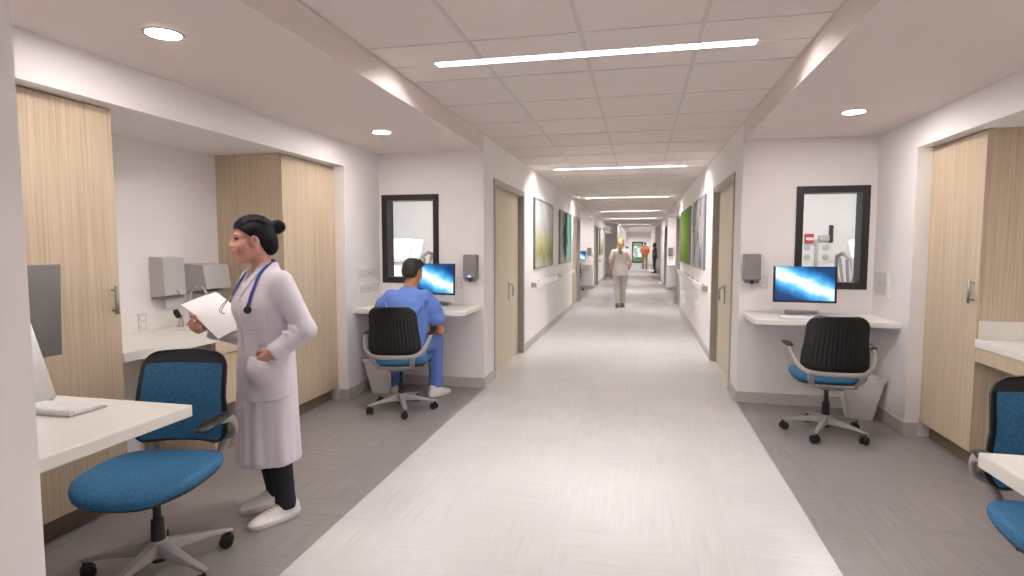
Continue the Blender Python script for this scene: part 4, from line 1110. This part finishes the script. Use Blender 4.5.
def pocket(name, c, h, rot=(0, 0, 0), grow=.007):
    r_ = max(h) * 1.3; F = patch(name, (V3(*c) - r_, V3(*c) + r_), grow); clip_all(F, c, h, rot)
    F.ops.append((lambda x, y, z: -(CF.value(x, y, z) + .004), None, None, .004, 0, 'i')); return F.mesh(name, .004, doc, 1)
pocket('hip_pocket', (.075, .155, .770), (.085, .080, .112), (R(-12), 0, R(-58)), .012)
pocket('hip_pocket', (.085, -.155, .765), (.075, .085, .105), (0, 0, R(58)))
pocket('breast_pocket', (.085, .105, 1.085), (.06, .055, .060), (0, 0, R(35)), .006)
pocket('button_placket', (.13, .004, .76), (.08, .020, .46), grow=.006)
for s in (1, -1): pocket('lapel', (.085, s * .034, 1.275), (.07, .020, .085), (R(s * -22), 0, 0), .008)
# trousers
F = Field(['navy'])
for s in (1, -1):
    a = (-.045, .110) if s > 0 else (-.088, -.092)
    F.chain([(-.01, s * .080, .70), (-.02, s * .082, .46), (a[0], a[1], .075)], [.088, .064, .050], k=.02, mat='navy'); F.cap((a[0], a[1], .08), (a[0], a[1], .06), .053, .053, k=.01, mat='navy')
F.plane((0, 0, .058), (0, 0, -1)); F.mesh('trousers', .006, doc)
for s, (ax, ay) in ((1, (-.045, .113)), (-1, (-.088, -.096))):
    F = Field(['shoe', 'sole']); shoe(F, 'shoe', 'sole', (ax + .012, ay, 0), (1, s * .03), .255, .046); F.mesh('shoe', .004, doc, 1)
# stethoscope hung round the neck and the sheaf of papers: things of their own
def world(o): o.location = (DX, DY, 0); o.rotation_euler = (0, 0, R(DH_)); return o
def on_coat(p, lift=.010):
    """slides a point out of the coat along the gradient of its field"""
    p = np.array(p, dtype=np.float32)
    for _ in range(12):
        f = float(CF.value(*[np.float32(v).reshape(1) for v in p])[0]) - lift
        if abs(f) < .0005: break
        g = np.array([float(CF.value(*[np.float32(v).reshape(1) for v in p + np.eye(3, dtype=np.float32)[i] * .003])[0]) - float(CF.value(*[np.float32(v).reshape(1) for v in p - np.eye(3, dtype=np.float32)[i] * .003])[0]) for i in range(3)])
        g /= max(np.linalg.norm(g), 1e-6); p = p - g * f
    return Vector(p.tolist())
def spath(pts, it=2):
    p = [Vector(q) for q in pts]
    for _ in range(it):
        q = [p[0]]
        for a, c in zip(p, p[1:]): q += [a * .75 + c * .25, a * .25 + c * .75]
        q.append(p[-1]); p = q
    return p
st = world(thing('stethoscope', 'stethoscope with blue tubing hung round the neck of the woman in white', 'stethoscope'))
L_ = [on_coat(p) for p in ((.060, .085, 1.30), (.085, .100, 1.25), (.105, .108, 1.20), (.112, .108, 1.155))]
R_ = [on_coat(p) for p in ((.050, -.085, 1.30), (.10, -.085, 1.24), (.115, -.070, 1.19))]
nb = [Vector((-.066, .030, 1.375)), Vector((-.030, .068, 1.366)), Vector((.022, .080, 1.335))]
nr = [Vector((.012, -.076, 1.338)), Vector((-.030, -.066, 1.366)), Vector((-.066, -.030, 1.375))]
MB().tube(spath(R_[::-1] + nr + nb + L_), .0062, 12).build('tubing', 'lanyard', st, smooth=True)
e = L_[-1]; b = MB(); b.tube([e + Vector((0, 0, .004)), e + Vector((.004, .002, -.012))], .007, 10); d = Vector((.8, .6, 0)).normalized(); b.lathe([(.012, -.007), (.019, -.005), (.019, .005), (.013, .007)], 20, e + Vector((.006, .006, -.026)), d.to_track_quat('Z', 'Y').to_matrix().to_4x4()); b.build('chest_piece', 'black', st, smooth=True)
j = R_[-1]; b = MB(); b.tube(spath([j, j + Vector((.022, .0, -.022)), j + Vector((.052, -.005, -.065)), j + Vector((.056, .0, -.088)), j + Vector((.050, .006, -.094)), j + Vector((.044, .01, -.088))]), .0026, 8); b.tube(spath([j, j + Vector((.018, -.015, -.02)), j + Vector((.050, -.035, -.06)), j + Vector((.054, -.032, -.084)), j + Vector((.046, -.028, -.090))]), .0026, 8); b.build('ear_tubes', 'steel', st, smooth=True)
pp = world(thing('paper_sheaf', 'sheaf of white papers held in the hand of the woman in white', 'papers'))
b = MB(); nx, ny = 12, 10; ex, ey = P2 - P0, (P1 - P0)
ey = ey - ex.normalized() * ey.dot(ex.normalized()); ex = ex.normalized() * .28; ey = ey.normalized() * .236; top, bot = [], []
for i in range(nx + 1):
    for j_ in range(ny + 1):
        u, v = i / nx, j_ / ny; p = P0 + ex * u + ey * v + pn * (-.035 * (u - .5) ** 2 - .02 * v * v + .004 * math.sin(u * 6)); top.append(p + pn * .003); bot.append(p - pn * .003)
n_ = ny + 1; o_ = len(top); fs = []
for i in range(nx):
    for j_ in range(ny): a = i * n_ + j_; fs += [(a, a + 1, a + n_ + 1, a + n_), (o_ + a, o_ + a + n_, o_ + a + n_ + 1, o_ + a + 1)]
for i in range(nx):
    for a in (i * n_, i * n_ + ny): fs.append((a, a + n_, o_ + a + n_, o_ + a))
for j_ in range(ny):
    for a in (j_, nx * n_ + j_): fs.append((a, a + 1, o_ + a + 1, o_ + a))
b._add(top + bot, fs); b.build('sheets', 'paper', pp, smooth=True)

# ---- the nurse in blue scrubs on the task chair, seen from behind
NX, NY, NH = -2.005, 4.72, 97
nur = thing('person', 'nurse with short dark hair in blue scrubs sitting at the computer, back turned', 'person', (NX, NY, 0), R(NH))
TL = Matrix.Translation((-.075, 0, .50)) @ Matrix.Rotation(R(16), 4, 'Y')          # torso leans towards the desk
HDN = Matrix.Translation((.150, -.020, 1.215)) @ Matrix.Rotation(R(-24), 4, 'Z') @ Matrix.Rotation(R(10), 4, 'Y') @ Matrix.Scale(1.0, 4)
ShN = {s: TL @ Vector((-.01, s * .185, .50)) for s in (1, -1)}
ElN = {1: Vector((.10, .300, .735)), -1: Vector((.12, -.262, .690))}
WrN = {1: Vector((.335, .19, .70)), -1: Vector((.350, -.165, .690))}
Kn = {1: Vector((.405, .215, .535)), -1: Vector((.43, -.155, .545))}
An = {1: Vector((.375, .205, .095)), -1: Vector((.44, -.150, .095))}
F = Field(['skin_tan', 'lips', 'eyew', 'iris', 'hairbrown'])
F.push(HDN); head(F, 'skin_tan', 'hairbrown'); F.pop()
F.cap((.135, -.018, 1.16), TL @ Vector((-.01, 0, .55)), .056, .062, k=.03, mat='skin_tan')
F.push(TL); F.loft([(.0, 0, 0, .10, .15), (.22, .0, 0, .10, .14), (.42, 0, 0, .10, .16), (.53, -.005, 0, .07, .12)], k=.03, mat='skin_tan'); F.pop()
for s in (1, -1):
    F.chain([ShN[s], ElN[s], WrN[s]], [.052, .042, .029], k=.02, mat='skin_tan'); F.cap(ElN[s].lerp(WrN[s], .15), ElN[s].lerp(WrN[s], .4), .044, .040, k=.02, mat='skin_tan')
    F.chain([(-.04, s * .095, .545), Kn[s], An[s]], [.075, .052, .036], k=.03, mat='skin_tan'); F.cap(An[s] - Vector((0, 0, .01)), An[s] + Vector((.10, 0, -.055)), .030, .018, k=.02, mat='skin_tan')
    hand(F, 'skin_tan', WrN[s], (.9, -s * .25, -.22), (0, 0, -1), s, 1.0, curl=(.2, .35, .3))
F.mesh('body', .006, nur)
F = Field(['hairbrown']); F.push(HDN)
F.ell((-.018, 0, .036), (.101, .081, .092), k=.02, mat='hairbrown'); F.ell((.03, 0, .070), (.066, .066, .052), k=.03, mat='hairbrown'); F.ell((-.055, 0, -.010), (.058, .070, .068), k=.03, mat='hairbrown')
inv = np.array(HDN.inverted(), dtype=np.float32)
def hairline2(x, y, z):
    u = inv[0, 0] * x + inv[0, 1] * y + inv[0, 2] * z + inv[0, 3]; w = inv[2, 0] * x + inv[2, 1] * y + inv[2, 2] * z + inv[2, 3]
    return (np.where(u > .012, .55 * u + .028, np.where(u > -.024, 0 * u + .020, -.072 - .3 * u)) - w) * .8
F.custom(hairline2)
for a in range(11):
    y0 = -.065 + .013 * a; F.chain([(.085 - 4 * y0 * y0, y0, .075), (.02, y0, .118 - 5 * y0 * y0), (-.07, y0 * .9, .085 - 4 * y0 * y0)], [.008, .012, .010], k=.008, mat='hairbrown')
F.pop(); F.mesh('hair', .005, nur, 1)
SF = Field(['scrub'])
SF.push(TL); SF.loft([(-.06, -.005, 0, .155, .195), (.06, -.01, 0, .150, .190), (.22, -.012, 0, .140, .180), (.36, -.012, 0, .138, .192), (.46, -.016, 0, .118, .198), (.52, -.018, 0, .092, .165), (.565, -.012, 0, .072, .098), (.595, -.008, 0, .066, .070)], k=.02, mat='scrub'); SF.pop()
for s in (1, -1):
    e = ShN[s].lerp(ElN[s], .60); SF.chain([TL @ Vector((-.012, s * .150, .50)), ShN[s].lerp(ElN[s], .3), e], [.082, .080, .082], k=.04, mat='scrub'); d = (ElN[s] - ShN[s]).normalized(); SF.cap(e - d * .005, e + d * .008, .085, .085, k=.006, mat='scrub')
for a, b_, r in (((-.16, .10, .78), (-.13, -.08, .72), .012), ((-.145, .14, .86), (-.15, -.02, .80), .010), ((-.10, -.17, .93), (-.10, -.06, .74), .014), ((-.09, .17, .95), (-.12, .10, .74), .014), ((-.05, -.205, .98), (-.02, -.16, .86), .012)):
    SF.cap(a, b_, r, r * .5, k=.03, mat='scrub')
SF.cap(TL @ Vector((-.02, 0, .66)), TL @ Vector((.03, 0, .50)), .056, .060, k=.012, op='s')
for s in (1, -1): SF.cap(ShN[s].lerp(ElN[s], .54), ShN[s].lerp(ElN[s], 1.1), .066, .068, k=.006, op='s')
SF.mesh('scrub_top', .006, nur)
F = Field(['scrub'])
F.ell((-.06, 0, .575), (.17, .185, .085), k=.03, mat='scrub')
for s in (1, -1):
    F.chain([(-.03, s * .095, .572), Kn[s] + Vector((0, 0, .0)), An[s].lerp(Kn[s], .10)], [.092, .074, .062], k=.025, mat='scrub')
    q = An[s].lerp(Kn[s], .10); F.cap(q, q + Vector((0, 0, -.008)), .067, .067, k=.006, mat='scrub')
    for t in (.25, .42, .62, .8): q = An[s].lerp(Kn[s], t); F.cap(q + Vector((-.055, .03, .02)), q + Vector((.02, -s * .055, -.01)), .012, .008, k=.025, mat='scrub')
    F.cap(An[s] + Vector((0, 0, .02)), An[s] - Vector((0, 0, .06)), .050, .052, k=.004, op='s')
F.plane((0, 0, .495), (0, 0, -1)) if False else None
F.mesh('scrub_trousers', .006, nur)
for s in (1, -1):
    F = Field(['shoe', 'sole']); shoe(F, 'shoe', 'sole', (An[s].x - .01, An[s].y, 0), (1, s * .15 - (.45 if s < 0 else 0)),   .27, .047, .085); F.mesh('shoe', .005, nur, 1)
lan = thing('lanyard', 'dark blue cord round the neck of the nurse in scrubs', 'lanyard', (NX, NY, 0), R(NH))
c = TL @ Vector((-.004, 0, .622)); b = MB(); pts = [c + Vector((-.072 * math.cos(a), .076 * math.sin(a), -.010 - .030 * math.sin(a) ** 2)) for a in [R(q) for q in range(-110, 111, 10)]]
fr = [Vector((.150, .045, .93)), Vector((.150, -.045, .93))]; b.tube(spath([fr[1]] + pts + [fr[0]], 1), .0055, 8); b.build('cord', 'lanyard', lan, smooth=True)

# ---- people farther down the corridor
def standing(label, loc, deg, H, cl, skin, hairm, shoe_m, arms, feet, top='tunic', h=.008, long_hair=False, faces=True, hem=.78, sleeve='short', bottoms='trousers', topn='tunic', cap=False):
    t = thing('person', label, 'person', loc, R(deg)); k = H / 1.64
    S = Matrix.Scale(k, 4)
    hd = S @ Matrix.Translation((.020, 0, 1.520))
    mats = [skin, 'lips', 'eyew', 'iris', hairm]; F = Field(mats); F.push(hd); head(F, skin, hairm, eyes=faces); F.pop(); F.push(S)
    F.cap((.0, 0, 1.47), (-.02, 0, 1.34), .046, .052, k=.03, mat=skin)
    F.loft([(.86, 0, 0, .09, .135), (1.0, 0, 0, .085, .12), (1.2, 0, 0, .09, .13), (1.32, -.015, 0, .07, .14), (1.37, -.02, 0, .05, .09)], k=.03, mat=skin)
    ar = {}
    for s in (1, -1):
        el, wr, aim, nrm = arms[s]; sh = Vector((-.015, s * .172, 1.315)); ar[s] = (sh, Vector(el), Vector(wr)); F.chain([sh, el, wr], [.044, .035, .024], k=.02, mat=skin); hand(F, skin, wr, aim, nrm, s, .95)
        kn, an = feet[s]; F.chain([(0, s * .088, .88), kn, an], [.085, .052, .036], k=.03, mat=skin); a = Vector(an); F.cap(a, a + Vector((.09, 0, -.05)), .028, .018, k=.02, mat=skin)
    F.mesh('body', h, t)
    F = Field([hairm]); F.push(hd)
    F.ell((-.018, 0, .040), (.100, .081, .086), k=.02, mat=hairm); F.ell((.028, 0, .066), (.062, .066, .050), k=.03, mat=hairm); F.ell((-.055, 0, -.012), (.055, .068, .065), k=.03, mat=hairm)
    iv = np.array(hd.inverted(), dtype=np.float32)
    def hl(x, y, z):
        u = (iv[0, 0] * x + iv[0, 1] * y + iv[0, 2] * z + iv[0, 3]); w = (iv[2, 0] * x + iv[2, 1] * y + iv[2, 2] * z + iv[2, 3])
        return (np.where(u > .012, .55 * u + .03, np.where(u > -.026, 0 * u + .020, -.078 - .3 * u)) - w) * .8 * k
    F.custom(hl)
    if long_hair: F.chain([(-.100, 0, .045), (-.128, 0, -.01), (-.135, .005, -.11), (-.125, .0, -.20), (-.120, 0, -.275)], [.032, .036, .042, .036, .010], k=.03, mat=hairm)
    F.pop(); F.mesh('hair', h * .85, t, 1)
    F = Field([cl[0]]); F.push(S)
    F.loft([(hem, -.005, 0, .140, .190), (.90, -.005, 0, .132, .180), (1.04, 0, 0, .112, .155), (1.2, .005, 0, .122, .172), (1.29, -.008, 0, .105, .178), (1.35, -.018, 0, .075, .140), (1.405, -.018, 0, .056, .066)], k=.02, mat=cl[0])
    for s in (1, -1):
        sh, el, wr = ar[s]
        if sleeve == 'short': F.chain([Vector((-.015, s * .150, 1.315)), sh.lerp(el, .62)], [.068, .062], k=.03, mat=cl[0])
        else: F.chain([Vector((-.015, s * .150, 1.315)), el, el.lerp(wr, .95)], [.070, .056, .043], k=.03, mat=cl[0])
    F.mesh(topn, h, t)
    F = Field([cl[1]]); F.push(S)
    F.ell((-.005, 0, .88), (.118, .165, .11), k=.03, mat=cl[1])
    for s in (1, -1):
        kn, an = feet[s]; a = Vector(an); F.chain([(0, s * .085, .86), kn, a + Vector((0, 0, -.02))], [.094, .068, .056], k=.025, mat=cl[1])
    F.plane((0, 0, .05), (0, 0, -1)); F.mesh(bottoms, h, t)
    for s in (1, -1):
        a = Vector(feet[s][1]); F = Field([shoe_m]); F.push(S); shoe(F, shoe_m, shoe_m, (a.x - .01, a.y, a.z - .09), (1, s * .08), .255, .045); F.mesh('shoe', h * .8, t, 1)
    return t
standing('blond nurse in cream uniform walking away down the corridor', (-.434, 13.68, 0), 90, 1.63, ('tunic', 'tunic'), 'skin_pale', 'hairblond', 'brownshoe',
    {1: ((-.055, .235, 1.06), (.035, .235, .83), (.15, .0, -1), (0, -1, 0)), -1: ((-.045, -.238, 1.07), (.12, -.195, .93), (.8, .35, .15), (0, 1, 0))},
    {1: ((.01, .075, .48), (-.10, .055, .10)), -1: ((.05, -.075, .48), (.12, -.055, .09))}, long_hair=True, hem=.76)
f = thing('folder', 'small blue folder held at the side of the walking nurse', 'folder', (-.434 + .205, 13.68 + .19, .97), 0)
MB().box(-.012, .012, -.12, .10, -.03, .19).build('cover', 'bluepl', f, .003); MB().box(-.008, .008, -.115, .104, -.026, .186).build('pages', 'paper', f)
standing('distant man in a dark suit standing by the right wall, facing left', (.80, 31.8, 0), 178, 1.62, ('suit', 'suit'), 'skin_dark', 'hair', 'black',
    {1: ((-.06, .215, 1.05), (.05, .20, .84), (.2, 0, -1), (0, -1, 0)), -1: ((-.06, -.215, 1.05), (.05, -.20, .84), (.2, 0, -1), (0, 1, 0))},
    {1: ((.01, .085, .48), (-.03, .085, .09)), -1: ((.01, -.085, .48), (-.03, -.085, .09))}, h=.012, sleeve='long', topn='jacket')
standing('distant man in a rust orange jacket and khaki trousers, facing the viewer', (.34, 37.2, 0), 268, 1.70, ('orange', 'khaki'), 'skin_dark', 'hair', 'black',
    {1: ((-.06, .235, 1.06), (.10, .175, .93), (.6, -.6, -.3), (-.5, -.8, 0)), -1: ((-.06, -.235, 1.06), (.10, -.175, .93), (.6, .6, -.3), (-.5, .8, 0))},
    {1: ((.02, .095, .48), (-.02, .10, .09)), -1: ((.01, -.09, .48), (-.03, -.095, .09))}, h=.012, sleeve='long', topn='jacket')

# ------------------------------------------------------------------ sky, camera, exposure
w = bpy.data.worlds.new('sky'); bpy.context.scene.world = w; w.use_nodes = True
nt = w.node_tree; nt.nodes.clear(); o = N(nt, 'ShaderNodeOutputWorld'); bg = N(nt, 'ShaderNodeBackground')
sk = N(nt, 'ShaderNodeTexSky'); sk.sky_type = 'HOSEK_WILKIE'; sk.sun_direction = (.3, -.5, .8); sk.turbidity = 4
nt.links.new(sk.outputs[0], bg.inputs[0]); bg.inputs[1].default_value = 1.0; nt.links.new(bg.outputs[0], o.inputs[0])
cd = bpy.data.cameras.new('camera'); cam = bpy.data.objects.new('camera', cd); C.objects.link(cam)
cd.sensor_width = 36; cd.lens = 572.155 / 1024 * 36; cd.clip_start = .05; cd.clip_end = 300
cam.location = (0, 0, 1.45)
cam.rotation_euler = (PI / 2 - .0731957, 0, .218899)
sc = bpy.context.scene; sc.camera = cam
vs = sc.view_settings; vs.view_transform = 'Standard'; vs.look = 'None'; vs.gamma = 1; vs.use_curve_mapping = False
vs.exposure = 2.9
sc.cycles.use_denoising = True
sc.cycles.max_bounces = 10; sc.cycles.diffuse_bounces = 6; sc.cycles.transparent_max_bounces = 12
sc.cycles.sample_clamp_indirect = 8
